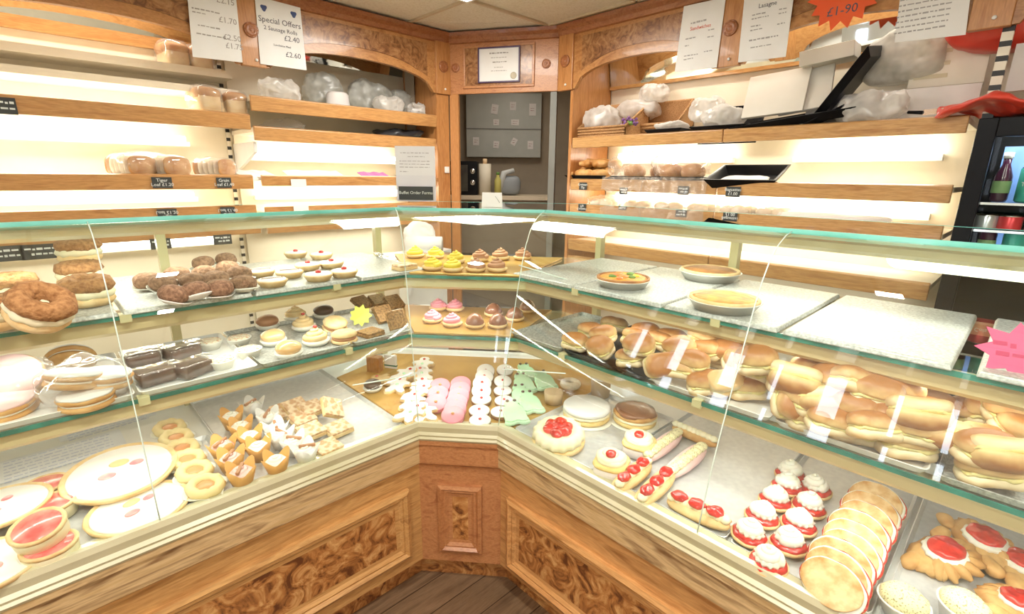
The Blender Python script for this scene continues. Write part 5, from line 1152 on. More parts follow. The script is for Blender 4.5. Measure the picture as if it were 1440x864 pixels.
# ================================================================ POSTERS AND SIGNS
def poster(orient,c0,c1,c2,c3,label,name='poster',mat=None,thick=0.002,cat='poster',group=None,y=None):
    """paper pinned flat on the pelmet; the corners are picked in the plane of the pelmet front"""
    off=0.016
    P=[(onY(q[0],q[1],YP-off) if orient=='x' else onX(q[0],q[1],XP-off)) for q in (c0,c1,c2,c3)]
    c=sum(P,Vector())/4; t=thing(name,label,cat,c,0 if orient=='x' else R(-90),group)
    loc=[]
    for p in P:
        d=p-c; loc.append((d.x if orient=='x' else -d.y, d.z))
    m=M(); m.hexa([(x,-thick,z) for x,z in loc],[(x,0,z) for x,z in loc]); m.build('sheet',mat or PAPER,t)
    return t,loc,thick
SM=(R(90),0,0)
t,l,th=poster('x',(262,-20),(271,80),(341,88),(330,-20),'creased white price poster left of the rosette, with priced lines',group='white posters on the left pelmet')
marks('printed_lines',[(-0.085,0.03,0.12,0.007),(-0.085,-0.01,0.10,0.005),(-0.085,0.03,0.045,0.007),(-0.085,-0.03,0.03,0.005),(-0.07,0.02,-0.02,0.006),(-0.08,0.05,-0.055,0.006)],pm('poster_print',(0.40,0.36,0.34),rough=0.8),t,(0,-th-0.0005,0),SM)
for s_,x,z in (('£2.15',0.065,0.10),('£1.70',0.065,0.02),('£2.50',0.075,-0.05),('£1.75',0.08,-0.085)): lettering(s_,0.034,pm('poster_print',(0.3,0.3,0.3)),t,(x-0.01,-th-0.0005,z),SM)
t,l,th=poster('x',(358,-6),(366,90),(431,99),(422,11),'white Special Offers poster right of the rosette, with two blue emblems',group='white posters on the left pelmet')
lettering('Special Offers',0.036,INK,t,(0.0,-th-0.0005,0.055),SM); lettering('2 Sausage Rolls',0.026,INK,t,(0.0,-th-0.0005,0.02),SM); lettering('£2.40',0.034,INK,t,(0.05,-th-0.0005,-0.012),SM); lettering('Lunchtime Meal',0.013,INK,t,(0.0,-th-0.0005,-0.05),SM); lettering('£2.60',0.034,INK,t,(0.05,-th-0.0005,-0.085),SM)
for x in (-0.07,0.07):
    m=M(); m.lathe([(0,0.0006),(0.013,0.0006),(0.014,0)],14,wob=lambda a,i:1+0.2*math.sin(3*a)); m.xf((x,-th-0.0003,0.105),(R(90),0,0)); m.build('blue_emblem',pm('emblem_blue',(0.05,0.08,0.22)),t)
t,l,th=poster('y',(962,9),(949,102),(1008,95),(1021,-4),'framed white menu left of the right-hand rosette, with a red heading line',group='white menus on the right pelmet')
marks('printed_lines',[(-0.05,0.03,0.065,0.009),(-0.07,-0.02,0.0,0.006),(0.04,0.07,0.02,0.006),(0.04,0.07,-0.01,0.006),(-0.07,-0.05,-0.03,0.006),(-0.07,0.0,-0.075,0.006),(0.03,0.07,-0.07,0.006),(-0.07,-0.02,-0.09,0.006)],pm('menu_print',(0.42,0.40,0.40),rough=0.8),t,(0,-th-0.0005,0),SM)
lettering('Sandwiches',0.022,REDINK,t,(0,-th-0.0005,0.04),SM); 
t,l,th=poster('y',(1048,-12),(1038,88),(1105,80),(1119,-24),'framed white menu right of the right-hand rosette, with grey priced lines',group='white menus on the right pelmet')
lettering('Lasagne',0.024,INK,t,(0.0,-th-0.0005,0.075),SM)
marks('printed_lines',[(-0.06,0.0,0.045,0.006),(-0.06,0.01,0.03,0.006),(0.05,0.08,0.045,0.006),(0.05,0.08,0.03,0.006),(-0.06,-0.02,0.0,0.006),(-0.06,-0.01,-0.015,0.006),(0.05,0.08,-0.01,0.006),(-0.06,0.06,-0.055,0.007),(-0.05,0.04,-0.085,0.005)],pm('menu_print',(0.42,0.40,0.40)),t,(0,-th-0.0005,0),SM)
t,l,th=poster('y',(1268,-20),(1258,60),(1358,49),(1368,-30),'white menu beside the pale pilaster at the right, with many close lines',group='white menus on the right pelmet')
marks('printed_lines',[(-0.09,0.06,0.07-0.018*k,0.006) for k in range(8)],pm('menu_print',(0.42,0.40,0.40)),t,(-0.01,-th-0.0005,0),SM)
p=onX(1188,-8,XP-0.03); t=star_card('orange-red price burst pinned on the right pelmet, reading £1-90',p,0.125,14,pm('orange_card',(0.86,0.10,0.02),(0.84,0.12,0.03),rough=0.7),(R(90),0,R(-90)),[('£1-90',-0.055)],0.74,0.045)
# white notices on shelf lip and doorway stile
for (px,py,sx,sz,l) in ((420,258,0.04,0.022,'small white note stuck on the oak lip above the glass counter'),):
    p=onY(px,py,YP-0.002); m=M(); m.box(-sx,sx,-0.002,0,-sz,sz); o=m.build('paper_note',PAPER); o.location=p; tag(o,l,'note')
t=thing('light_switch','small white light switch on the oak stile left of the doorway','switch',onY(628,239,YP-0.001),0)
m=M(); m.box(-0.018,0.018,-0.008,0,-0.02,0.02); m.build('switch_plate',WHITE,t,0.003); m=M(); m.box(-0.006,0.006,-0.011,-0.0082,-0.01,0.01); m.build('rocker',ICING,t)
# ================================================================ BREAD AND BAGS ON THE LEFT SHELVES
def f_tinloaf():
    t=E('bagged_loaf')
    m=M(); m.blob(0,0,0.05,0.055,0.09,0.05,0.35,0.4,24,12); m.build('loaf_side',pm('loaf_side_crust',(0.80,0.60,0.34),(0.72,0.48,0.24),scale=10,rough=0.7),t)
    m=M(); m.blob(0,0,0.098,0.064,0.096,0.036,0.8,0.6,26,12); m.noise(0.004,20,2); m.build('loaf_top',LOAF,t)
    m=M(); m.blob(0,0,0.072,0.070,0.105,0.071,0.6,0.6,28,16); m.noise(0.008,22,5); m.build('clear_bag',FILM,t); return t
TL=Kind(f_tinloaf,0.13)
G='bagged tin loaves on the left shelves'
def shelfput(k,px,py,zs,label,cat,group,rz=0,sc=1.0,Y=None,tilt=(0,0),dz=0.0):
    """stand a thing on a wall shelf: the pixel gives the sideways place, Y/X the depth on the shelf"""
    o=k.put(720,500,0.5,label,cat,group,rz,tilt,sc)
    p=onY(px,py,Y); o.location=(p.x,Y,zs+dz); return o
def shelfputR(k,px,py,zs,label,cat,group,rz=0,sc=1.0,X=None,tilt=(0,0),dz=0.0):
    o=k.put(720,500,0.5,label,cat,group,rz,tilt,sc); p=onX(px,py,X); o.location=(X,p.y,zs+dz); return o
shelfput(TL,240,60,1.97,'bagged brown-topped loaf on the upper left shelf, left of the poster','loaf',G,0.1,0.95,3.02); shelfput(TL,277,72,1.97,'bagged loaf on the upper left shelf, half behind the poster','loaf',G,0.0,0.92,3.02)
shelfput(TL,286,132,1.77,'bagged loaf on the middle left shelf, left of the pair','loaf',G,0.15,0.92,2.87); shelfput(TL,328,137,1.77,'bagged loaf on the middle left shelf, right of the pair','loaf',G,-0.1,0.86,2.88)
def f_bloomer():
    t=E('sliced_loaf')
    for i in range(6):
        m=M(); m.blob(0,-0.075+0.03*i,0.045,0.068,0.0125,0.045,0.55,0.8,22,10); m.noise(0.002,30,i)
        m.build('bread_slice',LOAF if i in(0,5) else FLOUR,t)
    m=M(); m.blob(0,0,0.05,0.078,0.105,0.052,0.6,0.6,28,14); m.noise(0.010,20,5); m.build('clear_bag',FILM,t); return t
BL=Kind(f_bloomer,0.09)
G='bagged sliced loaves on the second left shelf'
shelfput(BL,183,225,1.481,'bagged sliced brown loaf at the left of the two touching loaves','loaf',G,0.5,0.95,2.88); shelfput(BL,233,225,1.481,'bagged sliced brown loaf at the right of the two touching loaves, with white tag','loaf',G,0.45,0.95,2.88)
shelfput(BL,300,225,1.481,'bagged sliced loaf standing alone at the right','loaf',G,0.7,0.9,2.90); shelfput(BL,200,203,1.481,'bagged brown loaf behind the two touching loaves','loaf',G,1.2,0.9,3.04,dz=0.02)
def bagat(o,orient,px,py,depth,z,label):
    p=onY(px,py,depth) if orient=='x' else onX(px,py,depth); o.location=(p.x,p.y,z); return o
def sbag(label,orient,px,py,depth,z,rx,ry,rz,mat,seed,amp=0.3,group='plastic bags on the wall shelves',e=0.8,name='plastic_bag',cat='bag'):
    o=bag(name,label,720,500,0.5,rx,ry,rz,mat,seed,amp,e,group,0,cat); return bagat(o,orient,px,py,depth,z,label)
sbag('crumpled white carrier bag under the Special Offers poster','x',392,120,2.84,1.863,0.10,0.06,0.05,BAGW,3,0.45)
t=bpy.data.objects.new('white_tub',None); COL.objects.link(t); p=onY(474,125,2.88); t.location=(p.x,2.88,1.861); tag(t,'upturned pale white plastic tub with wide brim between the bags','tub')
m=M(); m.lathe([(0.095,0.0),(0.096,0.006),(0.068,0.012),(0.062,0.075),(0.05,0.085),(0,0.086)],32,sx=1.0,sy=0.75); m.build('tub_body',pm('translucent_plastic',(0.76,0.72,0.70),rough=0.4),t)
sbag('grey film bag standing behind the carrier bag','x',452,104,3.02,1.861,0.11,0.06,0.10,BAGG,7,0.3); sbag('large grey film bag behind the white tub','x',519,112,3.02,1.861,0.14,0.07,0.095,BAGG,9,0.3); sbag('grey film bag at the right end under the arch','x',560,112,3.02,1.861,0.08,0.06,0.08,BAGG,19,0.3)
sbag('round white knotted bag near the right end of the shelf','x',545,135,2.86,1.861,0.085,0.06,0.045,BAGW,11,0.3); sbag('small white tied bag at the right end of the shelf','x',583,141,2.86,1.861,0.05,0.05,0.035,BAGW,13,0.5)
m=M(); m.box(-0.42,0.42,-0.02,0.06,0,0.004); o=m.build('white_board',PAPER); o.location=(1.50,2.82,1.861); tag(o,'thin white card lying along the front of the bag shelf','card')
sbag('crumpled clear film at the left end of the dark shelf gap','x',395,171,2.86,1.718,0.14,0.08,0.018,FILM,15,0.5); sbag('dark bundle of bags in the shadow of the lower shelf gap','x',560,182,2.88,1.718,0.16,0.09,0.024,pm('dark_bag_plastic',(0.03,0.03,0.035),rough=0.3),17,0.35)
def sheet(label,p,sx,sy,mat,rz,name='paper_sheet',tilt=0.0,group='papers on the low left shelf',th=0.003):
    m=M(); n=8; v=[];f=[]
    for s_ in (0,1):
        for i in range(n+1):
            for j in range(2):
                x=-sx+2*sx*i/n; v.append((x,(-sy if j==0 else sy),th*s_+0.006*math.sin(i*0.9)**2))
    k=2*(n+1)
    for i in range(n):
        a=2*i; f.append((a,a+1,a+3,a+2)); f.append((k+a,k+a+2,k+a+3,k+a+1)); f.append((a,a+2,k+a+2,k+a)); f.append((a+1,k+a+1,k+a+3,a+3))
    f.append((0,k,k+1,1)); f.append((2*n,2*n+1,k+2*n+1,k+2*n)); m.add(v,f); o=m.build(name,mat); o.location=p; o.rotation_euler=(tilt,0,rz); return tag(o,label,'paper',group)
def sheetx(px,Y,z,*a,**k): p=onY(px,240,Y); return sheet(a[0],(p.x,Y,z),*a[1:],**k)
sheetx(362,2.88,1.482,'white open booklet at the left end of the low paper shelf',0.09,0.10,PAPER,0.2,tilt=R(14)); sheetx(445,2.90,1.482,'long pale sheet in the middle of the low paper shelf',0.16,0.10,pm('buff_paper',(0.74,0.70,0.66),rough=0.8),0.0,tilt=R(16)); sheetx(528,2.89,1.484,'bright pink sheet next to the pale sheets',0.085,0.09,pm('pink_paper',(0.70,0.08,0.30),rough=0.8),-0.1,tilt=R(14))
t=thing('receipt_box','clear box of white slips behind the counter at left','box',(1.02,2.86,1.242),0); m=M(); m.box(-0.12,0.12,-0.05,0.05,0,0.10); m.build('clear_box',AC,t); m=M(); m.box(-0.1,0.1,-0.035,0.035,0.002,0.085); m.build('white_slips',PAPER,t)
m=M(); m.lathe([(0.02,0),(0.055,0.0),(0.055,0.09),(0.02,0.09)],28); o=m.build('paper_roll',PAPER); p=onY(612,270,2.87); o.location=(1.93,2.87,1.242); o.rotation_euler=(0,0,0); tag(o,'white paper roll beside the leaflet holder','roll')

# ================================================================ RIGHT SHELVES
def blacktray(label,c,sx,sy,h,rot=(0,0,0),group='black plastic trays on the right shelves'):
    m=M(); r1=0.85
    b=[(-sx*r1,-sy*r1),(sx*r1,-sy*r1),(sx*r1,sy*r1),(-sx*r1,sy*r1)]; tpp=[(-sx,-sy),(sx,-sy),(sx,sy),(-sx,sy)]
    V=[(x,y,0) for x,y in b]+[(x,y,h) for x,y in tpp]+[(x*1.06,y*1.06,h) for x,y in tpp]+[(x*1.06,y*1.06,h-0.003) for x,y in tpp]+[(x*0.97,y*0.97,h-0.004) for x,y in tpp]+[(x*0.96,y*0.96,0.003) for x,y in b]
    f=[(3,2,1,0)]
    order=[0,3,2,1,4,5]
    for a,b2 in zip(order[:-1],order[1:]):
        for i in range(4): f.append((a*4+i,a*4+(i+1)%4,b2*4+(i+1)%4,b2*4+i))
    f.append((20,21,22,23)); m.add(V,f)
    o=m.build('black_tray',BLACK,None,0.004); o.location=c; o.rotation_euler=rot; return tag(o,label,'tray',group)
def PR(px,X): return onX(px,200,X)
Z2=1.4785
y0=onX(838,240,2.58).y
blacktray('black tray full of croissants at the left end of the second right shelf',(2.585,y0,Z2),0.13,0.135,0.028)
def f_croissant():
    t=E('croissant'); m=M(); pts=[];rr=[]
    for i in range(13):
        u=i/12; a=-1.25+2.5*u; pts.append((0.05*math.cos(a)-0.03,0.05*math.sin(a),0.02)); rr.append((0.007+0.015*math.sin(math.pi*u))*(1+0.1*(i%2)))
    m.tube(pts,rr,10); m.noise(0.001,50,1); m.build('curled_pastry',DOUGH,t); return t
CRO=Kind(f_croissant,0.04)
rc=random.Random(3); k=0
for (dx,dy,dz,l) in ((-0.075,0.09,0,'front left'),(-0.08,0.03,0,'front, second from the left'),(-0.075,-0.03,0,'front, second from the right'),(-0.08,-0.09,0,'front right'),(0.0,0.09,0.01,'middle row left'),(0.0,0.02,0.012,'middle row centre'),(0.0,-0.06,0.01,'middle row right'),(-0.04,0.06,0.04,'on top, left'),(-0.04,0.0,0.042,'on top, centre'),(-0.03,-0.06,0.04,'on top, right'),(0.06,0.05,0.04,'back left'),(0.06,-0.02,0.045,'back centre'),(0.065,-0.08,0.04,'back right')):
    o=CRO.put(720,500,0.5,'golden croissant in the black tray, '+l,'croissant','croissants in the black tray',rc.uniform(0,6),(0,0),1.25); o.location=(2.585+dx,y0+dy,Z2+0.012+dz*1.5)
for px,l,tt in ((905,'black tray under the film-wrapped loaves, left part',0.12),(968,'black tray under the film-wrapped loaves, right part',0.11)):
    y=onX(px,240,2.57).y; blacktray(l,(2.57,y,Z2),0.12,tt,0.026)
def f_round():
    t=E('bagged_cob'); m=M(); m.blob(0,0,0.045,0.055,0.062,0.045,0.9,0.9,20,10); m.noise(0.003,25,1); m.build('cob_loaf',LOAF,t); return t
CO=Kind(f_round,0.07)
for px,X,l in ((893,2.56,'brown cob loaf under film, left'),(945,2.53,'brown cob loaf under film, centre'),(975,2.53,'brown cob loaf under film, right'),(930,2.66,'pale cob loaf behind the film-wrapped front ones'),(960,2.67,'cob loaf at the back right under the film')):
    y=onX(px,240,X).y; o=CO.put(720,500,0.5,l,'loaf','cob loaves under film on the second right shelf'); o.location=(X,y,Z2+0.004)
sbag('large clear film draped over the left black tray and the shelf lip','y',898,238,2.53,Z2,0.13,0.15,0.072,FILM,23,0.22,'clear film over the right shelf trays',0.6)
sbag('large clear film draped over the two cob loaves','y',958,238,2.52,Z2,0.12,0.14,0.07,FILM,27,0.22,'clear film over the right shelf trays',0.6)
def drape(label,pa,pb,z0,z1,seed):
    ya,yb=onX(pa,270,XP).y,onX(pb,270,XP).y; m=M(); n,kk=18,6; v=[];f=[]
    for s_ in (0,0.0015):
        for i in range(n+1):
            for j in range(kk+1):
                u=i/n; q=j/kk; v.append((XP-0.012-s_-0.012*abs(math.sin(i*1.3+seed))*q, ya+(yb-ya)*u, z1+(z0+0.012*math.sin(i*0.9+seed)-z1)*q))
    N=(n+1)*(kk+1)
    for b in (0,N):
        for i in range(n):
            for j in range(kk): a=b+i*(kk+1)+j; f.append((a,a+1,a+kk+2,a+kk+1))
    m.add(v,f,True); o=m.build('clear_film',FILM); return tag(o,label,'film','clear film over the right shelf trays')
drape('clear film hanging over the oak lip below the left tray',848,905,1.42,1.50,1); drape('wider clear film hanging over the oak lip below the cob loaves',903,995,1.405,1.50,4)
y=onX(1052,235,2.56).y; blacktray('large empty black tray tilted forward, right of the film-wrapped loaves',(2.57,y,Z2+0.004),0.15,0.15,0.05,(0,R(-14),R(8)))
m=M(); m.blob(0,0,0.004,0.07,0.11,0.004,0.5,0.5,20,6); m.noise(0.004,30,2); o=m.build('paper_liner',PAPER); o.location=(2.53,y,Z2+0.012); o.rotation_euler=(0,R(-14),R(8)); tag(o,'white paper in the large empty black tray','paper')
# bagged rolls on the third shelf
def f_brolls():
    t=E('bagged_rolls')
    for i in range(4): m=M(); m.blob((i%2)*0.07-0.035,(i//2)*0.07-0.035,0.026,0.04,0.04,0.026,nu=14,nv=8); m.build('bread_roll',FLOUR,t)
    m=M(); m.blob(0,0,0.036,0.09,0.105,0.037,0.6,0.6,26,12); m.noise(0.010,22,5); m.build('clear_bag',FILM,t); return t
BRL=Kind(f_brolls,0.07)
for i,(px,l) in enumerate(((850,'at the left end'),(895,'second from the left'),(940,'third from the left'),(988,'in the middle, below the cob loaves'),(1040,'below the big black tray'),(1090,'at the right end'))):
    o=BRL.put(720,500,0.5,'clear bag of white rolls, third right shelf, '+l,'bag of rolls','bags of white rolls on the third right shelf',0.3*i,(0,0),1.0); o.location=(2.56+0.02*(i%2),onX(px,290,2.56).y,1.3165)
m=M(); m.blob(0,0,0.02,0.09,0.22,0.02,0.5,0.5,26,8); m.noise(0.012,12,7); o=m.build('paper_bag',PAPER); o.location=(2.56,0.62,1.3165); tag(o,'flat white paper bags lying at the right of the third right shelf','bag')
# top right shelf : baskets, bags, boxes, trays
Z1=1.7185
WIC=pm('wicker_weave',(0.62,0.36,0.16),(0.36,0.17,0.06),scale=160,rough=0.7,bump=1.0,bscale=120,stretch=(1,1,2.2))
def basket(label,c,sx,sy,h,rot,dip=0.5,group='wicker baskets on the top right shelf'):
    t=thing('wicker_basket',label,'basket',c,0,group); t.rotation_euler=rot
    m=M(); hb=h
    def wall(pa,pb,ha,hb_):
        (x0,y0_),(x1,y1_)=pa,pb; d=Vector((x1-x0,y1_-y0_,0)); nn=Vector((-d.y,d.x,0)).normalized()*0.008
        m.hexa([(x0,y0_,0),(x1,y1_,0),(x1+nn.x,y1_+nn.y,0),(x0+nn.x,y0_+nn.y,0)],[(x0,y0_,ha),(x1,y1_,hb_),(x1+nn.x,y1_+nn.y,hb_),(x0+nn.x,y0_+nn.y,ha)])
    wall((-sx,-sy),(sx,-sy),h*dip,h); wall((sx,-sy),(sx,sy),h,h); wall((sx,sy),(-sx,sy),h,h*dip); wall((-sx,sy),(-sx,-sy),h*dip,h*dip); m.box(-sx,sx,-sy,sy,0.0,0.006)
    m.build('woven_sides',WIC,t)
    m=M()
    for k in range(int(h*dip/0.016)+1):
        z=0.008+0.016*k; m.tube([(-sx-0.002,-sy,z),(-sx-0.002,sy,z)],0.0065,6)
    m.build('woven_front',WIC,t)
    m=M(); m.tube([(-sx,-sy,h*dip),(-sx,sy,h*dip),(sx,sy,h),(sx,-sy,h)],0.008,8,True); m.build('rim',WIC,t)
    return t
yA=onX(862,183,2.56).y; basket('wicker basket with sloping sides at the left front of the top right shelf',(2.56,yA,Z1),0.12,0.165,0.20,(0,0,0),0.27)
yB=onX(935,130,2.70).y; basket('second wicker basket tilted behind, left of the framed menu',(2.70,yB,Z1+0.04),0.09,0.15,0.14,(0,R(-16),0),0.4)
sbag('plump white bread bag in the front wicker basket','y',848,150,2.57,Z1+0.03,0.09,0.10,0.075,BAGW,31,0.2,'white bags in and around the baskets'); sbag('second white bread bag lying behind in the front basket','y',902,108,2.70,Z1+0.11,0.09,0.13,0.05,BAGW,33,0.2,'white bags in and around the baskets'); sbag('peach-coloured bread bag on top beneath the arch','y',925,88,2.70,Z1+0.20,0.06,0.08,0.045,BAGW,35,0.2,'white bags in and around the baskets')
t=thing('lavender_bunch','small bunch of purple flowers in the front wicker basket','flowers',(2.47,onX(887,157,2.47).y,Z1+0.06),0)
m=M(); rf=random.Random(5)
for i in range(26): m.blob(rf.uniform(-0.02,0.02),rf.uniform(-0.045,0.045),rf.uniform(0,0.04),0.008,0.008,0.008,nu=8,nv=5)
m.build('flower_heads',pm('purple_petals',(0.16,0.05,0.20),(0.30,0.16,0.36),scale=60,rough=0.7),t)
m=M(); m.blob(0.01,0,0.012,0.02,0.03,0.012,nu=10,nv=6); m.noise(0.004,60,3); m.build('foliage',GREENV,t)
for px,X,w_,l in ((945,2.53,0.10,'black tray under a pinkish white bag, right of the front basket'),(1020,2.53,0.13,'black tray on the top right shelf left of the boxes'),):
    blacktray(l,(X,onX(px,170,X).y,Z1),0.09,w_,0.026)
sbag('flat pinkish white bag lying on the black tray right of the basket','y',945,165,2.52,Z1+0.022,0.06,0.085,0.02,BAGW,37,0.3,'white bags in and around the baskets'); sbag('white bag on the second black tray under the boxes','y',1018,150,2.54,Z1+0.022,0.08,0.10,0.045,BAGW,39,0.25,'white bags in and around the baskets')
def fbox(label,c,sx,sy,sz,rot,mat=None,group='folded white cake boxes on the top right shelf',name='cake_box'):
    m=M(); m.box(-sx,sx,-sy,sy,0,sz); o=m.build(name,mat or pm('box_board',(0.76,0.72,0.64),(0.72,0.68,0.60),rough=0.7),None,0.002); o.location=c; o.rotation_euler=rot; return tag(o,label,'box',group)
ya=onX(1075,120,2.58).y
blacktray('black tray standing on edge leaning behind the small white boxes',(2.66,onX(1040,110,2.66).y,Z1+0.03),0.10,0.14,0.03,(0,R(-62),0))
sbag('white carrier bag hanging over the leaning black tray','y',998,108,2.60,Z1+0.06,0.05,0.08,0.06,BAGW,41,0.4,'white bags in and around the baskets')
blacktray('wide black tray sloping under the flattened cake boxes',(2.54,onX(1120,165,2.54).y,Z1+0.02),0.10,0.24,0.035,(R(-6),R(-10),0))
fbox('flattened white cake box leaning forward, nearest the front',(2.50,onX(1085,155,2.50).y,Z1+0.06),0.008,0.13,0.21,(R(-4),R(24),0))
fbox('flattened white cake box leaning beside the front one, to its right',(2.52,onX(1130,150,2.52).y,Z1+0.07),0.008,0.10,0.21,(R(-8),R(28),0))
fbox('closed white cake box on top of the heap',(2.62,onX(1170,70,2.62).y,Z1+0.27),0.09,0.10,0.06,(R(-6),R(-4),0.1))
blacktray('black tray standing on edge right of the closed cake box',(2.60,onX(1205,100,2.60).y,Z1+0.17),0.13,0.14,0.03,(R(-55),R(-10),0))
blacktray('black tray at the bottom right of the box heap, tipped down',(2.56,onX(1165,150,2.56).y,Z1+0.03),0.11,0.10,0.03,(R(-25),R(-14),0))
sbag('big crumpled grey-white clear sack right of the black trays','y',1272,85,2.70,Z1+0.17,0.07,0.15,0.10,BAGG,43,0.3,'sacks on the right of the top right shelf'); sbag('white crumpled sack hanging over the shelf front at the right','y',1222,147,2.52,Z1,0.08,0.12,0.055,BAGW,45,0.35,'sacks on the right of the top right shelf')
m=M(); m.box(2.585,2.60,0.225,0.80,Z1,Z1+0.13); tag(m.build('white_riser',pm('riser_cream',(0.80,0.76,0.72),rough=0.6)),'long cream panel standing along the back of the top right shelf','panel')
t=thing('bread_knife','knife with black handle lying on the shelf end at the right','knife',(2.50,onX(1300,148,2.50).y,Z1+0.03),0); t.rotation_euler=(0,0,R(70))
m=M(); m.tube([(0,0,0),(0.05,0,0.006)],[0.010,0.009],10,flat=0.7); m.build('handle',BLACK,t); m=M(); m.box(-0.11,0,-0.001,0.001,-0.01,0.01); m.build('blade',CHROME,t)
t=thing('slotted_panel','cream slotted panel with dark slits behind the grey sack','panel',(2.66,0.36,1.86),0); m=M(); m.box(0,0.008,-0.13,0.10,0,0.17); m.build('panel_board',SHELFW,t)
for k in range(3): m=M(); m.box(-0.002,-0.0002,-0.02,0.085,0.03+0.045*k,0.045+0.045*k); m.build('label_strip',pm('strip_straw',(0.70,0.62,0.42)),t)
# ================================================================ RED BAGS AND FRIDGE AT THE RIGHT
REDB=pm('red_sack_plastic',(0.72,0.07,0.04),(0.60,0.05,0.03),scale=10,rough=0.35)
m=M(); m.box(2.50,2.515,-0.5,0.155,1.80,1.95); tag(m.build('white_riser',pm('riser_cream',(0.80,0.76,0.72))),'cream panel above the fridge at the right frame edge','panel')
sbag('red sack lying on top of the fridge','y',1440,165,2.44,1.712,0.11,0.24,0.018,REDB,47,0.5,'red sacks above the fridge'); sbag('red sack on the shelf above the fridge','y',1440,70,2.62,1.95,0.09,0.22,0.09,REDB,49,0.2,'red sacks above the fridge')
t=thing('drinks_fridge','black glass-fronted drinks fridge behind the counter at right','fridge',(2.36,0.19,0.35),0)
W,Hh=0.55,1.352
m=M(); m.box(0,0.42,-W,0.0,0,0.02); m.box(0,0.42,-W,0,Hh-0.02,Hh); m.box(0,0.42,-0.02,0,0.02,Hh-0.02); m.box(0,0.42,-W,-W+0.02,0.02,Hh-0.02); m.box(0.40,0.42,-W+0.02,-0.02,0.02,Hh-0.02); m.build('cabinet',BLACK,t)
m=M(); m.box(-0.03,-0.002,-W,-W+0.05,0,Hh); m.box(-0.03,-0.002,-0.05,0,0,Hh); m.box(-0.03,-0.002,-W+0.05,-0.05,Hh-0.06,Hh); m.box(-0.03,-0.002,-W+0.05,-0.05,0,0.06); dr=m.build('door',BLACK,t,0.003)
m=M(); m.box(-0.018,-0.012,-W+0.05,-0.05,0.06,Hh-0.06); m.build('door_glass',DOORG,dr)
FS=(1.02,0.80)
for z in (0.917,1.072): m=M(); m.box(0.01,0.39,-W+0.025,-0.025,z,z+0.008); m.build('wire_shelf',CHROME,t)
area('fridge_lamp',(2.42,0.0,1.66),0.05,0.3,1.0,(0.85,0.92,1.0),(0,R(-20),0))
def can(label,py,mat,z,X=2.43,h=0.115,r=0.032,txt=None,tm=None):
    t=thing('drink_can',label,'drink can',(X,py,z),0,'drink cans in the fridge')
    m=M(); m.lathe([(r*0.8,0),(r,0.006),(r,h-0.01),(r*0.82,h-0.001),(r*0.8,h-0.003),(0,h-0.003)],26); m.build('can_body',mat,t)
    m=M(); m.lathe([(r*1.003,h-0.011),(r*0.83,h+0.0005),(r*0.78,h-0.0015),(0,h-0.0025)],26); m.build('can_top',CHROME,t)
    if txt:
        o=lettering(txt,0.019,tm,t,(-r-0.001,0,h*0.5),(R(90),R(0),R(-90)))
        for v in o.data.vertices:
            a=v.co.x/r; d=v.co.z; v.co=Vector((r*math.sin(a),v.co.y,(r*math.cos(a)-r)+d))
    return t
REDC=pm('red_can_paint',(0.70,0.03,0.04),(0.62,0.02,0.03),rough=0.3,metal=0.3)
TEALC=pm('teal_can_paint',(0.05,0.45,0.36),(0.10,0.55,0.40),rough=0.3,metal=0.3); WHC=pm('silver_can_paint',(0.62,0.64,0.66),(0.5,0.52,0.55),rough=0.25,metal=0.6)
zz=0.35+0.828
can('red drink can with white lettering, nearer the fridge side',0.055,REDC,1.276,txt='Cola',tm=ICING); can('red drink can at the right frame edge of the fridge',-0.015,REDC,1.276,txt='Cola',tm=ICING); can('pale silver can at the left of the red cans',0.115,WHC,1.276); can('red can further right in the fridge, beyond the frame edge',-0.085,REDC,1.276)
can('teal can with an orange fruit picture on the upper fridge shelf',0.03,TEALC,1.431,h=0.12,txt='Tango',tm=ICING); can('silver can beside the teal one on the upper fridge shelf',-0.045,WHC,1.431)
t=thing('drink_bottle','small dark purple drink bottle with green label in the fridge','bottle',(2.44,0.10,1.431),0,None)
m=M(); m.lathe([(0.020,0),(0.024,0.01),(0.024,0.085),(0.011,0.125),(0.011,0.15),(0,0.15)],24); m.build('bottle_body',pm('purple_drink',(0.05,0.012,0.03),rough=0.15),t); m=M(); m.lathe([(0.0245,0.03),(0.0248,0.07)],24,cap=False); m.build('label',pm('green_label',(0.22,0.36,0.14)),t); m=M(); m.lathe([(0.013,0.145),(0.013,0.165),(0,0.165)],16); m.build('cap',WHITE,t)
m=M(); m.box(2.55,2.56,-0.10,0.12,1.43,1.62); tag(m.build('blue_card',pm('blue_carton',(0.16,0.30,0.62),(0.30,0.45,0.75),rough=0.5)),'pale blue carton at the back of the upper fridge shelf','carton')
# ================================================================ KITCHEN BEYOND THE DOORWAY
def kp(px,py,k):
    d=ray(px,py); hh=d.x*cfx+d.y*cfy; s_=k/hh; return Vector((d.x*s_,d.y*s_,CAM_H+d.z*s_))
KR_=math.atan2(-cfx,cfy)
def kthing(name,label,cat,px,py,k,group=None): return thing(name,label,cat,kp(px,py,k),KR_,group)
a=kp(655,130,4.66); b=kp(760,222,4.66); wS=(b-a); Wb=Vector((wS.x,wS.y,0)).length; Hb=a.z-b.z
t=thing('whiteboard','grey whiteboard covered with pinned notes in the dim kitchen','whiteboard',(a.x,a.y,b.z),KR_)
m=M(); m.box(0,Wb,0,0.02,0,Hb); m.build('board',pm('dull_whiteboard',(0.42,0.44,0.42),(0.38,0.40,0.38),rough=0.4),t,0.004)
m=M()
m.box(0,Wb,-0.005,-0.0004,Hb*0.44,Hb*0.455); m.build('board_join',pm('dim_grey',(0.2,0.2,0.2)),t)
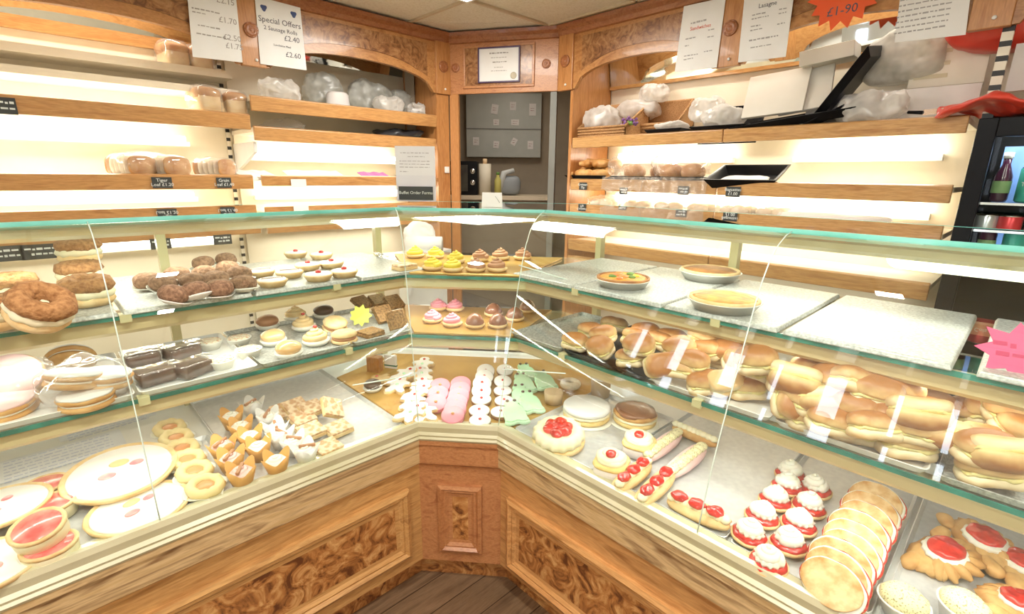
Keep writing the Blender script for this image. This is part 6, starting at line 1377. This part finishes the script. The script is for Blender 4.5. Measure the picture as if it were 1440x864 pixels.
for i,(fx,fz,wx,wz,r) in enumerate(((0.13,0.25,0.055,0.07,0),(0.4,0.2,0.05,0.06,0.1),(0.64,0.25,0.045,0.06,0.5),(0.86,0.2,0.05,0.07,0),(0.38,0.75,0.06,0.08,0.15),(0.62,0.8,0.055,0.07,0),(0.88,0.75,0.06,0.10,0),(0.4,0.55,0.05,0.05,0),(0.65,0.55,0.07,0.05,0))):
    o=thing('pinned_note','pinned white note on the kitchen whiteboard, '+['bottom left','bottom, second from the left','bottom, tilted','bottom right','top, left of centre','top, right of centre','top right','middle left','middle right'][i],'note',(0,0,0),KR_,'notes pinned on the whiteboard')
    q=Vector((a.x,a.y,b.z))+Vector((math.cos(KR_)*Wb*fx,math.sin(KR_)*Wb*fx,Hb*fz))-Vector((cfx,cfy,0))*0.002; o.location=q
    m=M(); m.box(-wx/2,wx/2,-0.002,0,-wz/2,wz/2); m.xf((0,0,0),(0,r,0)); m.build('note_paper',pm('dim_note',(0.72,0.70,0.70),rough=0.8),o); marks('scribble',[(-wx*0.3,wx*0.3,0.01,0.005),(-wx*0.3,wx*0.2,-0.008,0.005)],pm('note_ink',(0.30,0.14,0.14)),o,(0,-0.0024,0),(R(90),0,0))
c=kp(700,275,4.2)
t=thing('kitchen_worktop','pale worktop with cupboard below in the kitchen','worktop',(c.x,c.y,0),KR_); m=M(); m.box(-0.45,0.45,-0.15,0.35,c.z-0.03,c.z); m.build('worktop',pm('pale_laminate',(0.62,0.52,0.38)),t); m=M(); m.box(-0.44,0.44,-0.12,0.35,0.1,c.z-0.031); m.build('cupboard',KW,t)
def onk(name,label,cat,px): q=kp(px,275,4.2); return thing(name,label,cat,(q.x,q.y,c.z+0.001),KR_)
t=onk('microwave','black microwave with two silver knobs on the kitchen worktop','microwave',648); m=M(); m.box(-0.14,0.14,0,0.25,0,0.27); m.build('body',BLACK,t,0.006)
m=M(); m.box(-0.12,0.06,-0.004,-0.0005,0.03,0.24); m.build('door_window',pm('oven_glass',(0.05,0.05,0.05),(0.09,0.09,0.07),rough=0.1,coat=0.5),t)
for z in (0.19,0.10): m=M(); m.lathe([(0.022,0),(0.02,0.012),(0,0.013)],20); m.xf((0.10,-0.0005,z),(R(90),0,0)); m.build('knob',CHROME,t)
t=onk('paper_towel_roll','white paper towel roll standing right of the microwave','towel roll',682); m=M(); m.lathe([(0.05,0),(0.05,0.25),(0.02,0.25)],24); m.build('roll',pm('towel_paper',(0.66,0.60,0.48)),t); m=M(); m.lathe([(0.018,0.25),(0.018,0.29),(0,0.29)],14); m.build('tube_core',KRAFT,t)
t=onk('hand_scanner','grey kitchen gadget with upright handle on the worktop','appliance',712); m=M(); m.blob(0.03,0.08,0.08,0.09,0.08,0.08,0.6,0.6); m.build('base',pm('gadget_grey',(0.25,0.27,0.29)),t); m=M(); m.tube([(-0.06,0.02,0.03),(-0.02,0.02,0.18),(0.06,0.04,0.20)],[0.025,0.025,0.02],10); m.build('arm',pm('gadget_pale',(0.5,0.52,0.52)),t)
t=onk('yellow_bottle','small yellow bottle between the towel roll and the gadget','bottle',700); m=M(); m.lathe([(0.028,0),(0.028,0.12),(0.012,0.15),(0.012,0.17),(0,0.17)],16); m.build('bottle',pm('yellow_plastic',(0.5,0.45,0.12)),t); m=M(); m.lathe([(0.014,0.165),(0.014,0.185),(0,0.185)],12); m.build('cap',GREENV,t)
# behind the corner case, on the staff side bench
t=thing('staff_bench','white staff bench behind the corner of the counter','bench',(0,0,0)); m=M(); m.prism([(1.34,2.72),(1.94,2.72),(1.94,2.60),(1.50,2.42)],1.0,1.03); m.build('bench_top',WHITE,t); m=M(); m.box(1.6,1.9,2.6,2.7,0,1.0); m.build('bench_support',WHITE,t)
sb=sbag('white tissue bundle on the staff bench seen through the corner glass','x',590,335,2.66,1.031,0.10,0.05,0.09,PAPER,51,0.3,None,name='tissue_bundle',cat='tissue')
t=thing('towel_roll','white towel roll on its side seen through the corner glass','towel roll',(1.72,2.58,1.031+0.05),R(-44)); m=M(); m.lathe([(0.018,-0.11),(0.05,-0.11),(0.05,0.11),(0.018,0.11)],24); m.xf((0,0,0),(0,R(90),0)); m.build('paper',PAPER,t)
